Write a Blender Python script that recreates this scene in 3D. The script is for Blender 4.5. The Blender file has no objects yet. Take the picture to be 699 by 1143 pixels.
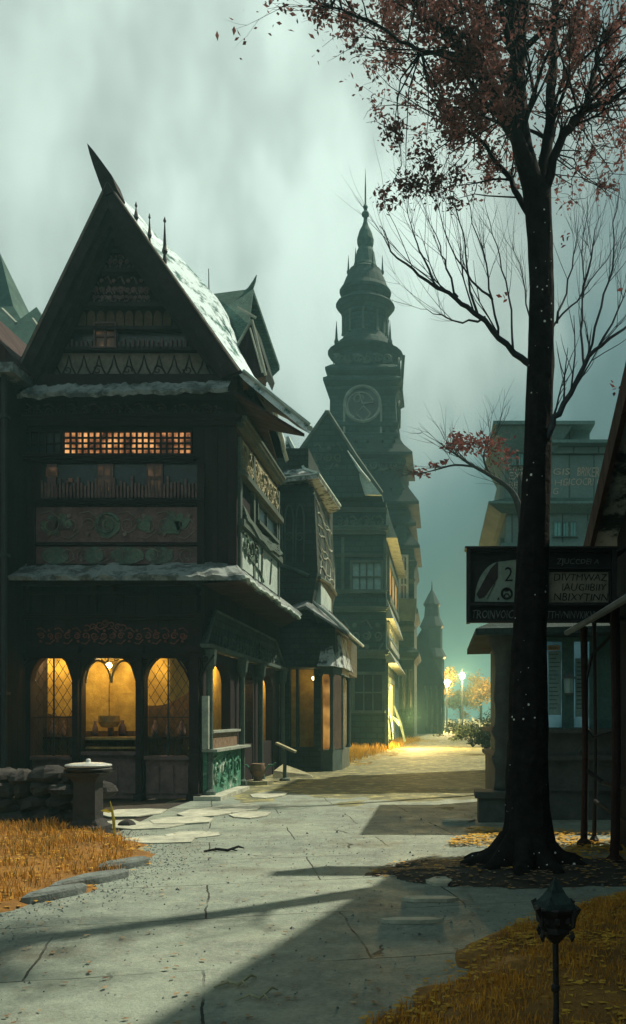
import bpy, bmesh, math, random
from mathutils import Vector, Matrix, noise as mnoise
random.seed(7)
R = random.random
def U(a, b): return random.uniform(a, b)
PI = math.pi
scene = bpy.context.scene
col = scene.collection
EYE = 1.6

# ------------------------------------------------------------------ helpers
def P(px, py, Y):
    """a point seen at (px, py) of the picture when it stands Y metres down the street"""
    return Vector(((px - 490) * Y / 1000.0, Y, EYE + (800 - py) * Y / 1000.0))
def G(px, py):
    Y = 1000 * EYE / (py - 800.0)
    return Vector(((px - 490) * Y / 1000.0, Y, 0))

class Frame:
    """facade coordinates: u along the wall, v up, w out of the wall"""
    def __init__(s, o, u, n): s.o = Vector(o); s.u = Vector(u); s.n = Vector(n)
    def p(s, u, v, w=0): return s.o + s.u * u + s.n * w + Vector((0, 0, v))
def front(Y): return Frame((0, Y, 0), (1, 0, 0), (0, -1, 0))
def side(X): return Frame((X, 0, 0), (0, 1, 0), (1, 0, 0))
def lside(X): return Frame((X, 0, 0), (0, 1, 0), (-1, 0, 0))

class MB:
    def __init__(s): s.v = []; s.f = []
    def add(s, vs, fs):
        b = len(s.v); s.v += [Vector(x) for x in vs]; s.f += [tuple(i + b for i in f) for f in fs]; return s
    def hexa(s, p):
        return s.add(p, [(0,1,2,3), (4,5,6,7), (0,1,5,4), (1,2,6,5), (2,3,7,6), (3,0,4,7)])
    def box(s, x0, x1, y0, y1, z0, z1):
        return s.hexa([(x0,y0,z0),(x1,y0,z0),(x1,y1,z0),(x0,y1,z0),(x0,y0,z1),(x1,y0,z1),(x1,y1,z1),(x0,y1,z1)])
    def fbox(s, F, u0, u1, v0, v1, w0, w1):
        q = F.p
        return s.hexa([q(u0,v0,w0),q(u1,v0,w0),q(u1,v1,w0),q(u0,v1,w0),q(u0,v0,w1),q(u1,v0,w1),q(u1,v1,w1),q(u0,v1,w1)])
    def prism(s, pts, d):
        n = len(pts); d = Vector(d); a = [Vector(p) for p in pts]
        return s.add(a + [p + d for p in a], [tuple(range(n)), tuple(range(n, 2*n))] + [(i, (i+1) % n, n+(i+1) % n, n+i) for i in range(n)])
    def fprism(s, F, uv, w0, w1):
        return s.prism([F.p(u, v, w0) for u, v in uv], F.n * (w1 - w0))
    def loft(s, rings, caps=True, closed=True):
        n = len(rings[0]); vs = [p for r in rings for p in r]; fs = []
        for k in range(len(rings) - 1):
            for i in range(n if closed else n - 1):
                j = (i + 1) % n
                fs.append((k*n+i, k*n+j, (k+1)*n+j, (k+1)*n+i))
        if caps and closed:
            fs.append(tuple(range(n))); fs.append(tuple((len(rings)-1)*n + i for i in range(n)))
        return s.add(vs, fs)
    def lathe(s, cx, cy, prof, n=16, a0=0.0, caps=True):
        return s.loft([[(cx + r*math.cos(a0 + 2*PI*i/n), cy + r*math.sin(a0 + 2*PI*i/n), z) for i in range(n)] for r, z in prof], caps)
    def square(s, cx, cy, prof):
        return s.loft([[(cx-h,cy-h,z),(cx+h,cy-h,z),(cx+h,cy+h,z),(cx-h,cy+h,z)] for h, z in prof])
    def tube(s, pts, rad, n=6, wob=0):
        pts = [Vector(p) for p in pts]
        if not isinstance(rad, (list, tuple)): rad = [rad] * len(pts)
        t0 = (pts[1] - pts[0]).normalized()
        a = t0.orthogonal().normalized(); rings = []
        for i, p in enumerate(pts):
            t = (pts[min(i+1, len(pts)-1)] - pts[max(i-1, 0)])
            t = t.normalized() if t.length > 1e-9 else t0
            a = (a - t * a.dot(t)); a = a.normalized() if a.length > 1e-6 else t.orthogonal().normalized()
            b = t.cross(a)
            ring = []
            for k in range(n):
                g = 2*PI*k/n; rr = rad[i]
                d = a*math.cos(g) + b*math.sin(g)
                if wob: rr *= 1 + wob * mnoise.noise((p + d) * 2.3)
                ring.append(p + d * rr)
            rings.append(ring)
        return s.loft(rings)
    def spiral(s, F, cu, cv, r, w, turns=1.4, a0=0.0, sgn=1, rad=0.02, n=14):
        pts = []
        for i in range(n + 1):
            t = i / n; g = a0 + sgn * turns * 2*PI * t
            pts.append(F.p(cu + r*(1-.82*t)*math.cos(g), cv + r*(1-.82*t)*math.sin(g), w))
        return s.tube(pts, [rad*(1-.5*i/n) for i in range(n+1)], 5)
    def fdisc(s, F, cu, cv, ru, rv, w0, w1, n=18):
        return s.fprism(F, [(cu + ru*math.cos(2*PI*i/n), cv + rv*math.sin(2*PI*i/n)) for i in range(n)], w0, w1)
    def ring(s, F, cu, cv, r, w, rad=.02, n=24, a0=0, a1=2*PI):
        pts = [F.p(cu + r*math.cos(a0+(a1-a0)*i/n), cv + r*math.sin(a0+(a1-a0)*i/n), w) for i in range(n+1)]
        return s.tube(pts, rad, 5)

def mesh_obj(name, mb, mat, loc=Vector((0,0,0)), smooth=False):
    me = bpy.data.meshes.new(name)
    me.from_pydata([tuple(v - loc) for v in mb.v], [], mb.f); me.update()
    if len(mb.f) < 60000:
        bm = bmesh.new(); bm.from_mesh(me); bmesh.ops.recalc_face_normals(bm, faces=bm.faces); bm.to_mesh(me); bm.free()
    if smooth: me.polygons.foreach_set('use_smooth', [True]*len(me.polygons))
    if mat: me.materials.append(mat)
    o = bpy.data.objects.new(name, me); col.objects.link(o)
    return o
def thing(name, label, cat, loc, group=None):
    o = bpy.data.objects.new(name, None); col.objects.link(o); o.location = loc; o.empty_display_size = .2
    o['label'] = label; o['category'] = cat; o['base'] = tuple(loc)
    if group: o['group'] = group
    return o
def base_of(o):
    return Vector(o['base'])
WHOLE = {'label_lettering','notice_writing','stonework','coping','crown','foliage','branches','bare_branches','trunk','stem','window','doorway','painted_marks','dado','pane_row','swag','lattice'}
def clusters_of(mb, tol):
    # the pieces of a mesh, told apart where they do not touch
    n = len(mb.v); par = list(range(n))
    def find(i):
        while par[i] != i: par[i] = par[par[i]]; i = par[i]
        return i
    for f in mb.f:
        r = find(f[0])
        for j in f[1:]: par[find(j)] = r
    isl = {}
    for i in range(n): isl.setdefault(find(i), []).append(i)
    keys = list(isl); bbs = []
    for k in keys:
        c = [mb.v[i] for i in isl[k]]
        bbs.append((min(p.x for p in c)-tol, min(p.y for p in c)-tol, min(p.z for p in c)-tol, max(p.x for p in c)+tol, max(p.y for p in c)+tol, max(p.z for p in c)+tol))
    q = list(range(len(keys)))
    def fq(i):
        while q[i] != i: q[i] = q[q[i]]; i = q[i]
        return i
    for i in range(len(keys)):
        for j in range(i):
            A, B = bbs[i], bbs[j]
            if all(A[k] <= B[k+3] and B[k] <= A[k+3] for k in range(3)): q[fq(i)] = fq(j)
    grp = {}
    pos = {k: i for i, k in enumerate(keys)}
    for fi, f in enumerate(mb.f): grp.setdefault(fq(pos[find(f[0])]), []).append(f)
    out = []
    for fs in grp.values():
        m = MB(); mp = {}
        for f in fs:
            for i in f:
                if i not in mp: mp[i] = len(m.v); m.v.append(mb.v[i])
            m.f.append(tuple(mp[i] for i in f))
        out.append(m)
    return out
def part(name, mb, mat, parent, label=None, smooth=False, tol=.03):
    b = base_of(parent)
    if name not in WHOLE:
        cs = clusters_of(mb, tol)
        if 1 < len(cs) <= 60:
            return [one_part(name, m, mat, parent, label, smooth) for m in cs][0]
    return one_part(name, mb, mat, parent, label, smooth)
def one_part(name, mb, mat, parent, label=None, smooth=False):
    b = base_of(parent)
    o = mesh_obj(name, mb, mat, b, smooth); o.parent = parent; o['base'] = tuple(b)
    if label: o['label'] = label
    return o
def solo(name, mb, mat, label, cat, loc, group=None, kind=None, smooth=False):
    loc = Vector(loc); o = mesh_obj(name, mb, mat, loc, smooth); o.location = loc
    o['base'] = tuple(loc)
    if kind: o['kind'] = kind
    if label: o['label'] = label
    if cat: o['category'] = cat
    if group: o['group'] = group
    return o
def text_mesh(mb, F, s, u0, v0, h, width, w, depth=.006):
    """lettering set along the wall: u0, v0 is its lower left corner"""
    cu = bpy.data.curves.new('lettering', 'FONT'); cu.body = s; cu.size = 1; cu.resolution_u = 2
    o = bpy.data.objects.new('lettering', cu); col.objects.link(o)
    dg = bpy.context.evaluated_depsgraph_get(); dg.update()
    me = bpy.data.meshes.new_from_object(o.evaluated_get(dg))
    bpy.data.objects.remove(o); bpy.data.curves.remove(cu)
    xs = [v.co.x for v in me.vertices]; ys = [v.co.y for v in me.vertices]
    sx = width / (max(xs) - min(xs)); sy = h / (max(ys) - min(ys)); x0 = min(xs); y0 = min(ys)
    n = len(me.vertices)
    def worn(a_, b_):
        q = Vector((a_/h*1.1, b_/h*1.1, h*90)); q2 = Vector((a_/h*3.2, b_/h*3.2, h*50+7))
        return a_ + h*(.10*mnoise.noise(q)+.05*mnoise.noise(q2)) + .10*b_, b_ + h*(.10*mnoise.noise(q+Vector((9,3,1)))+.05*mnoise.noise(q2+Vector((5,5,5))))
    vs = []
    for v in me.vertices:
        a_, b_ = worn((v.co.x-x0)*sx, (v.co.y-y0)*sy); vs.append(F.p(u0+a_, v0+b_, w+depth))
    mb.add(vs, [tuple(p.vertices) for p in me.polygons])
    bpy.data.meshes.remove(me)

# ------------------------------------------------------------------ materials
def mat(name, c1, c2=None, scale=2.0, rough=.85, bump=.3, bscale=18, planks=0, plank_axis='x', snow=None, snow_cov=.5,
        bricks=None, specks=0, spec=.25, grime=.5, trans=0):
    m = bpy.data.materials.new(name); m.use_nodes = True; nt = m.node_tree; N = nt.nodes; L = nt.links
    b = N['Principled BSDF']; c2 = c2 or tuple(x*.55 for x in c1)
    tc = N.new('ShaderNodeTexCoord')
    def noise(sc, det=5, rg=.55, vec=None):
        n = N.new('ShaderNodeTexNoise'); n.inputs['Scale'].default_value = sc; n.inputs['Detail'].default_value = det
        n.inputs['Roughness'].default_value = rg; L.new(vec or tc.outputs['Object'], n.inputs['Vector']); return n
    def ramp(fac, a, bb):
        r = N.new('ShaderNodeMapRange'); r.inputs['From Min'].default_value = a; r.inputs['From Max'].default_value = bb
        L.new(fac, r.inputs['Value']); return r.outputs['Result']
    def mix(fac, a, bb, mode='MIX'):
        x = N.new('ShaderNodeMix'); x.data_type = 'RGBA'; x.blend_type = mode
        if isinstance(fac, float): x.inputs[0].default_value = fac
        else: L.new(fac, x.inputs[0])
        for k, val in ((6, a), (7, bb)):
            if isinstance(val, tuple): x.inputs[k].default_value = (*val, 1)
            else: L.new(val, x.inputs[k])
        return x.outputs[2]
    n1 = noise(scale, 6, .6); n2 = noise(bscale, 6, .65)
    c = mix(ramp(n1.outputs['Fac'], .35, .68), c1, c2)
    c = mix(ramp(n2.outputs['Fac'], .35, .75), c, mix(grime, c, tuple(x*.4 for x in c2)))
    h = n2.outputs['Fac']
    if planks:
        sx = N.new('ShaderNodeSeparateXYZ'); L.new(tc.outputs['Object'], sx.inputs[0])
        ad = N.new('ShaderNodeMath'); ad.operation = 'ADD'
        if plank_axis == 'z':
            L.new(sx.outputs['Z'], ad.inputs[0]); ad.inputs[1].default_value = 0
        else:
            L.new(sx.outputs['X'], ad.inputs[0]); L.new(sx.outputs['Y'], ad.inputs[1])
        mu = N.new('ShaderNodeMath'); mu.operation = 'MULTIPLY'; mu.inputs[1].default_value = planks; L.new(ad.outputs[0], mu.inputs[0])
        fr = N.new('ShaderNodeMath'); fr.operation = 'FRACT'; L.new(mu.outputs[0], fr.inputs[0])
        fl = N.new('ShaderNodeMath'); fl.operation = 'FLOOR'; L.new(mu.outputs[0], fl.inputs[0])
        wn = N.new('ShaderNodeTexWhiteNoise'); wn.noise_dimensions = '1D'; L.new(fl.outputs[0], wn.inputs['W'])
        c = mix(wn.outputs['Value'], c, mix(.55, c, (c2[0]*.5, c2[1]*.5, c2[2]*.5)))
        gap = ramp(fr.outputs[0], 0, .08)
        c = mix(gap, (c2[0]*.15, c2[1]*.15, c2[2]*.15), c)
        hm = N.new('ShaderNodeMath'); hm.operation = 'MULTIPLY_ADD'; L.new(gap, hm.inputs[0]); hm.inputs[1].default_value = 1.2; L.new(n2.outputs['Fac'], hm.inputs[2]); h = hm.outputs[0]
    if bricks:
        sx = N.new('ShaderNodeSeparateXYZ'); L.new(tc.outputs['Object'], sx.inputs[0])
        ad = N.new('ShaderNodeMath'); ad.operation = 'ADD'; L.new(sx.outputs['X'], ad.inputs[0]); L.new(sx.outputs['Y'], ad.inputs[1])
        cb = N.new('ShaderNodeCombineXYZ'); L.new(ad.outputs[0], cb.inputs['X']); L.new(sx.outputs['Z'], cb.inputs['Y'])
        dist = noise(1.7, 3); va = N.new('ShaderNodeVectorMath'); va.operation = 'MULTIPLY_ADD'
        L.new(dist.outputs['Color'], va.inputs[0]); va.inputs[1].default_value = (.06, .06, .06); L.new(cb.outputs[0], va.inputs[2])
        br = N.new('ShaderNodeTexBrick'); L.new(va.outputs[0], br.inputs['Vector']); br.inputs['Scale'].default_value = bricks
        br.inputs['Mortar Size'].default_value = .03; br.inputs['Color1'].default_value = (1,1,1,1); br.inputs['Color2'].default_value = (.72,.72,.72,1); br.inputs['Mortar'].default_value = (.55,.55,.55,1)
        c = mix(1.0, c, br.outputs['Color'], 'MULTIPLY')
        hm = N.new('ShaderNodeMath'); hm.operation = 'MULTIPLY_ADD'; L.new(br.outputs['Fac'], hm.inputs[0]); hm.inputs[1].default_value = -.8; L.new(h, hm.inputs[2]); h = hm.outputs[0]
    if snow:
        n3 = noise(2.6, 9, .72)
        s0 = 1 - snow_cov
        c = mix(ramp(n3.outputs['Fac'], s0 - .06 + .02, s0 + .06), c, snow)
    if specks:
        vo = N.new('ShaderNodeTexVoronoi'); vo.inputs['Scale'].default_value = specks; L.new(tc.outputs['Object'], vo.inputs['Vector'])
        n4 = noise(3, 3); th = N.new('ShaderNodeMath'); th.operation = 'MULTIPLY'; th.inputs[1].default_value = .24; L.new(ramp(n4.outputs['Fac'], .48, .70), th.inputs[0])
        lt = N.new('ShaderNodeMath'); lt.operation = 'LESS_THAN'; L.new(vo.outputs['Distance'], lt.inputs[0]); L.new(th.outputs[0], lt.inputs[1])
        c = mix(lt.outputs[0], c, (.75, .78, .75))
    L.new(c, b.inputs['Base Color'])
    rr = N.new('ShaderNodeMapRange'); rr.inputs['To Min'].default_value = max(.05, rough-.15); rr.inputs['To Max'].default_value = min(1, rough+.12)
    L.new(n1.outputs['Fac'], rr.inputs['Value']); L.new(rr.outputs['Result'], b.inputs['Roughness'])
    b.inputs['Specular IOR Level'].default_value = spec
    if bump:
        bp = N.new('ShaderNodeBump'); bp.inputs['Strength'].default_value = bump; bp.inputs['Distance'].default_value = .05
        L.new(h, bp.inputs['Height']); L.new(bp.outputs['Normal'], b.inputs['Normal'])
    if trans:
        tr = N.new('ShaderNodeBsdfTranslucent'); L.new(c, tr.inputs['Color'])
        ms = N.new('ShaderNodeMixShader'); ms.inputs[0].default_value = trans
        L.new(b.outputs[0], ms.inputs[1]); L.new(tr.outputs[0], ms.inputs[2]); L.new(ms.outputs[0], N['Material Output'].inputs['Surface'])
    return m

def glow(name, c1, c2, strength, scale=3, lo=.3, hi=.75, floor=.05):
    """lit window or lamp glass: uneven light behind old panes"""
    m = bpy.data.materials.new(name); m.use_nodes = True; nt = m.node_tree; N = nt.nodes; L = nt.links
    b = N['Principled BSDF']; b.inputs['Base Color'].default_value = (c2[0]*.2, c2[1]*.2, c2[2]*.2, 1); b.inputs['Roughness'].default_value = .3
    tc = N.new('ShaderNodeTexCoord'); n = N.new('ShaderNodeTexNoise'); n.inputs['Scale'].default_value = scale; n.inputs['Detail'].default_value = 4
    L.new(tc.outputs['Object'], n.inputs['Vector'])
    r = N.new('ShaderNodeMapRange'); r.inputs['From Min'].default_value = lo; r.inputs['From Max'].default_value = hi
    L.new(n.outputs['Fac'], r.inputs['Value'])
    x = N.new('ShaderNodeMix'); x.data_type = 'RGBA'; x.inputs[6].default_value = (*c2, 1); x.inputs[7].default_value = (*c1, 1)
    L.new(r.outputs['Result'], x.inputs[0]); L.new(x.outputs[2], b.inputs['Emission Color'])
    r2 = N.new('ShaderNodeMapRange'); r2.inputs['To Min'].default_value = floor*strength; r2.inputs['To Max'].default_value = strength
    L.new(r.outputs['Result'], r2.inputs['Value']); L.new(r2.outputs['Result'], b.inputs['Emission Strength'])
    return m

M = {}
M['dark_wood'] = mat('dark_wood', (.026,.014,.017), (.013,.007,.009), 1.5, planks=0, bump=.35, bscale=22)
M['wall_boards'] = mat('wall_boards', (.034,.020,.024), (.016,.010,.012), 1.2, planks=4.5, bump=.35)
M['barge'] = mat('barge', (.030,.021,.024), (.014,.010,.011), 2.5, bump=.5, bscale=10)
M['carve'] = mat('carve', (.20,.125,.125), (.10,.064,.066), 4, bump=.4)
M['carve_grey'] = mat('carve_grey', (.25,.22,.19), (.15,.13,.115), 3, bump=.5, bscale=14)
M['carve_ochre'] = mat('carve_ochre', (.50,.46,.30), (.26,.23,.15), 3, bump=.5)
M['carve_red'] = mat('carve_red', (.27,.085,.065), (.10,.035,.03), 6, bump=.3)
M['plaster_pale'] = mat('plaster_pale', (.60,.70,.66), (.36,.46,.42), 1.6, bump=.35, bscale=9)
M['green_leafs'] = mat('green_leafs', (.15,.235,.185), (.07,.11,.09), 3, bump=.6, snow=(.075,.06,.058), snow_cov=.47)
M['copper'] = mat('copper', (.10,.20,.17), (.05,.11,.10), 2, bump=.35, bricks=5)
M['copper_panel'] = mat('copper_panel', (.10,.30,.20), (.05,.16,.12), 5, bump=.4, snow=(.5,.58,.5), snow_cov=.42)
M['slate_snow'] = mat('slate_snow', (.08,.10,.105), (.045,.055,.06), 2, bump=.45, bricks=6, snow=(.52,.58,.56), snow_cov=.52)
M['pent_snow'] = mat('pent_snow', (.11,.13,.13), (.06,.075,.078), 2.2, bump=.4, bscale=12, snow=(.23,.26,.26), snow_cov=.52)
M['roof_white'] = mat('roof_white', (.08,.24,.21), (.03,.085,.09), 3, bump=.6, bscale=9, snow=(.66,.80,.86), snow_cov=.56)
M['slate'] = mat('slate', (.040,.075,.074), (.022,.042,.042), 1.5, bump=.5, bricks=4)
M['stone_dark'] = mat('stone_dark', (.060,.088,.080), (.030,.045,.042), 1.1, bump=.5, bricks=1.6)
M['stone_teal'] = mat('stone_teal', (.045,.098,.094), (.024,.056,.056), .8, bump=.5, bricks=.9)
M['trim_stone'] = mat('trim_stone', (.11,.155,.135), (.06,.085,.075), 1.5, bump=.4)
M['trim_pale'] = mat('trim_pale', (.42,.46,.40), (.23,.26,.22), 2, bump=.35)
M['amber_plaster'] = mat('amber_plaster', (.62,.42,.10), (.40,.25,.055), 2.6, bump=.7, bscale=8)
M['shade_panel'] = mat('shade_panel', (.20,.115,.05), (.10,.056,.028), 2.5, bump=.5, planks=6)
M['dim_panel'] = mat('dim_panel', (.13,.085,.055), (.07,.045,.03), 3, bump=.4)
M['lit_lattice'] = glow('lit_lattice', (1,.48,.17), (.70,.20,.07), .85, 4.5, .38, .66, .03)
M['dim_glow'] = glow('dim_glow', (1,.55,.3), (.6,.25,.12), .10, 5, .45, .75, .0)
M['yellow_glow'] = glow('yellow_glow', (1,.72,.2), (.9,.5,.1), 1.6, 1.0, .25, .7, .4)
M['amber_glow'] = glow('amber_glow', (1,.6,.16), (.8,.32,.06), .75, 2.0, .3, .75, .1)
M['lamp_glow'] = glow('lamp_glow', (1,.80,.38), (1,.72,.28), 9, 1, .2, .5, .8)
M['pane_dark'] = mat('pane_dark', (.03,.04,.045), (.015,.02,.023), 1.5, rough=.25, bump=.1, spec=.5)
M['pane_teal'] = mat('pane_teal', (.30,.47,.47), (.17,.31,.32), 2.4, rough=.3, bump=.12, bscale=5, spec=.5)
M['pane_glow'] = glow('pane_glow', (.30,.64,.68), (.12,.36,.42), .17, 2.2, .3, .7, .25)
M['paper'] = mat('paper', (.26,.42,.44), (.17,.30,.32), 6, bump=.1, bscale=40, snow=(.12,.26,.28), snow_cov=.45)
M['paper_tan'] = mat('paper_tan', (.48,.40,.24), (.34,.27,.16), 8, bump=.1)
M['teal_paint'] = mat('teal_paint', (.075,.17,.165), (.045,.11,.11), 1.6, bump=.35)
M['booth_stone'] = mat('booth_stone', (.105,.118,.115), (.055,.064,.063), 1.2, bump=.5, bscale=7)
M['hazy_wall'] = mat('hazy_wall', (.24,.37,.36), (.17,.28,.275), .7, bump=.3, planks=1.6)  # haze painted into the wall and trim colours of the house behind the kiosk
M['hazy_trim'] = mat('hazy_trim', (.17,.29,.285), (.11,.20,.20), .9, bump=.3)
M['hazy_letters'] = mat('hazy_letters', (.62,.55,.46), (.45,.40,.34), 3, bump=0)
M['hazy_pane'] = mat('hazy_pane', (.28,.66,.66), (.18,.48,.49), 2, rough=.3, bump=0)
M['red_wood'] = mat('red_wood', (.075,.032,.03), (.038,.017,.017), 2, bump=.4, planks=3)
M['hut_wood'] = mat('hut_wood', (.052,.043,.043), (.027,.022,.023), 1.6, bump=.45, planks=5)
M['metal_edge'] = mat('metal_edge', (.17,.21,.22), (.09,.115,.12), 2, rough=.5, bump=.2, spec=.4)
M['black_iron'] = mat('black_iron', (.018,.018,.021), (.009,.009,.011), 6, rough=.55, bump=.4, bscale=30, spec=.4)
M['sign_black'] = mat('sign_black', (.018,.021,.023), (.009,.011,.012), 3, rough=.65, bump=.25)
M['sign_green'] = mat('sign_green', (.30,.40,.35), (.20,.28,.245), 4, bump=.15)
M['sign_cream'] = mat('sign_cream', (.30,.285,.235), (.20,.19,.155), 4, bump=.15)
M['sign_letter'] = mat('sign_letter', (.22,.25,.24), (.13,.15,.15), 9, bump=.1)
M['sign_brown'] = mat('sign_brown', (.06,.052,.054), (.035,.03,.032), 5, bump=.1)
M['bark'] = mat('bark', (.021,.019,.020), (.008,.007,.008), 7, bump=.8, bscale=9, specks=14, rough=.95, spec=.1)
M['bark_thin'] = mat('bark_thin', (.022,.021,.024), (.013,.013,.016), 3, bump=.3, rough=.95, spec=.1)
pebbles_ = None
M['bark_bare'] = mat('bark_bare', (.085,.10,.115), (.045,.055,.065), 3, bump=.3, rough=.95, spec=.1)
M['bark_grey'] = mat('bark_grey', (.075,.085,.085), (.045,.05,.052), 3, bump=.3, rough=.95, spec=.1)
M['leaf_brown'] = mat('leaf_brown', (.24,.112,.10), (.115,.055,.054), .9, bump=0, trans=.45, grime=.2, spec=.1)
M['leaf_red'] = mat('leaf_red', (.24,.075,.065), (.13,.045,.045), 2, bump=0, trans=.3, grime=.2, spec=.1)
M['leaf_gold'] = mat('leaf_gold', (.60,.38,.06), (.40,.22,.04), .8, bump=0, trans=.3, grime=.3, spec=.1)
M['leaf_dry'] = mat('leaf_dry', (.72,.43,.06), (.34,.17,.035), 6, bump=0, grime=.4, spec=.1)
M['leaf_mixed'] = mat('leaf_mixed', (.42,.33,.20), (.12,.055,.035), 9, bump=0, grime=.4, spec=.1)
M['grass_ochre'] = mat('grass_ochre', (.76,.38,.055), (.33,.16,.04), 7, bump=0, trans=.2, grime=.4, spec=.1)
M['grass_green'] = mat('grass_green', (.16,.15,.05), (.075,.085,.04), .5, bump=0, trans=.2, spec=.1)
M['bush'] = mat('bush', (.075,.10,.065), (.04,.058,.04), .7, bump=0, trans=.2, spec=.1)
M['soil_ochre'] = mat('soil_ochre', (.34,.165,.035), (.17,.085,.026), 2.2, bump=.8, bscale=10)
M['soil'] = mat('soil', (.055,.048,.04), (.028,.025,.022), 1.6, bump=.8, bscale=7)
M['flag_pale'] = mat('flag_pale', (.56,.57,.47), (.33,.345,.29), 1.5, bump=.5, bscale=6)
M['stone_grey'] = mat('stone_grey', (.20,.23,.225), (.11,.13,.13), 2, bump=.7, bscale=8)
M['stone_black'] = mat('stone_black', (.05,.047,.047), (.026,.024,.025), 2, bump=.8, bscale=7)
M['dish'] = mat('dish', (.62,.64,.62), (.42,.45,.44), 3, rough=.35, bump=.1, spec=.5)
M['wood_pale'] = mat('wood_pale', (.42,.40,.26), (.25,.24,.15), 4, bump=.4, bscale=15)
M['wood_tan'] = mat('wood_tan', (.30,.20,.13), (.17,.11,.075), 3, bump=.5, bscale=12)
M['sprout'] = mat('sprout', (.50,.44,.06), (.34,.30,.05), 5, bump=0, trans=.3)
M['far_stone'] = mat('far_stone', (.07,.095,.098), (.045,.06,.065), .3, bump=.3)
M['warm_brass'] = mat('warm_brass', (.42,.27,.07), (.22,.13,.03), 8, rough=.45, bump=.4, spec=.5)

def road_material():
    m = bpy.data.materials.new('old_paving'); m.use_nodes = True; nt = m.node_tree; N = nt.nodes; L = nt.links; b = N['Principled BSDF']
    tc = N.new('ShaderNodeTexCoord')
    def noise(sc, det=6, rg=.6, vec=None):
        n = N.new('ShaderNodeTexNoise'); n.inputs['Scale'].default_value = sc; n.inputs['Detail'].default_value = det; n.inputs['Roughness'].default_value = rg
        L.new(vec or tc.outputs['Object'], n.inputs['Vector']); return n
    def rng(v, a, bb, c=0., d=1.):
        r = N.new('ShaderNodeMapRange'); r.inputs['From Min'].default_value = a; r.inputs['From Max'].default_value = bb
        r.inputs['To Min'].default_value = c; r.inputs['To Max'].default_value = d; L.new(v, r.inputs['Value']); return r.outputs['Result']
    def mix(f, a, bb, mode='MIX'):
        x = N.new('ShaderNodeMix'); x.data_type = 'RGBA'; x.blend_type = mode
        if isinstance(f, float): x.inputs[0].default_value = f
        else: L.new(f, x.inputs[0])
        for k, val in ((6, a), (7, bb)):
            if isinstance(val, tuple): x.inputs[k].default_value = (*val, 1)
            else: L.new(val, x.inputs[k])
        return x.outputs[2]
    big = noise(.35, 5, .6); mid = noise(1.9, 8, .7); fine = noise(26, 5, .7)
    c = mix(rng(big.outputs['Fac'], .35, .65), (.275,.325,.265), (.135,.185,.165))
    c = mix(rng(mid.outputs['Fac'], .40, .66), c, mix(.65, c, (.095,.11,.10)))
    blot = noise(5.5, 7, .75); c = mix(rng(blot.outputs['Fac'], .50, .64, 0, .55), c, (.34,.38,.31))
    wet = noise(.9, 9, .78); c = mix(rng(wet.outputs['Fac'], .53, .62, 0, .75), c, (.085,.11,.105)); pit = noise(70, 3, .6); c = mix(rng(pit.outputs['Fac'], .60, .68, 0, .6), c, (.06,.065,.06))
    c = mix(rng(fine.outputs['Fac'], .35, .7), c, mix(.45, c, (.36,.38,.34)))
    # hairline cracks and slab joints
    wa = noise(.9, 5, .65); va = N.new('ShaderNodeVectorMath'); va.operation = 'MULTIPLY_ADD'
    L.new(wa.outputs['Color'], va.inputs[0]); va.inputs[1].default_value = (.55,.55,0); L.new(tc.outputs['Object'], va.inputs[2])
    vo = N.new('ShaderNodeTexVoronoi'); vo.feature = 'DISTANCE_TO_EDGE'; vo.inputs['Scale'].default_value = .33; L.new(va.outputs[0], vo.inputs['Vector'])
    brk = noise(1.1, 3); 
    crack = N.new('ShaderNodeMath'); crack.operation = 'MULTIPLY'
    L.new(rng(vo.outputs['Distance'], .0015, .005, 1, 0), crack.inputs[0]); L.new(rng(brk.outputs['Fac'], .60, .66), crack.inputs[1])
    mp = N.new('ShaderNodeMapping'); mp.inputs['Rotation'].default_value = (0, 0, math.radians(-14))
    v2 = N.new('ShaderNodeVectorMath'); v2.operation = 'MULTIPLY_ADD'; L.new(wa.outputs['Color'], v2.inputs[0]); v2.inputs[1].default_value = (.12,.12,0); L.new(tc.outputs['Object'], v2.inputs[2])
    L.new(v2.outputs[0], mp.inputs['Vector'])
    br = N.new('ShaderNodeTexBrick'); br.inputs['Scale'].default_value = .42; br.inputs['Mortar Size'].default_value = .004; br.inputs['Mortar Smooth'].default_value = .3
    br.inputs['Brick Width'].default_value = .9; br.inputs['Row Height'].default_value = .62; L.new(mp.outputs[0], br.inputs['Vector'])
    jn = N.new('ShaderNodeMath'); jn.operation = 'MULTIPLY'; L.new(br.outputs['Fac'], jn.inputs[0]); L.new(rng(noise(.8, 4).outputs['Fac'], .40, .52), jn.inputs[1])
    mx = N.new('ShaderNodeMath'); mx.operation = 'MAXIMUM'; L.new(crack.outputs[0], mx.inputs[0]); L.new(jn.outputs[0], mx.inputs[1])
    c = mix(mx.outputs[0], c, (.025,.03,.03))
    # dirt washed over the paving
    st = noise(.6, 8, .72); c = mix(rng(st.outputs['Fac'], .54, .70, 0, .7), c, (.09,.075,.05))
    L.new(c, b.inputs['Base Color'])
    L.new(rng(mid.outputs['Fac'], .3, .7, .62, .92), b.inputs['Roughness']); b.inputs['Specular IOR Level'].default_value = .3
    hs = N.new('ShaderNodeMath'); hs.operation = 'MULTIPLY_ADD'; L.new(mx.outputs[0], hs.inputs[0]); hs.inputs[1].default_value = -1.5
    ha = N.new('ShaderNodeMath'); ha.operation = 'ADD'; L.new(mid.outputs['Fac'], ha.inputs[0]); L.new(fine.outputs['Fac'], ha.inputs[1]); L.new(ha.outputs[0], hs.inputs[2])
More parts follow.
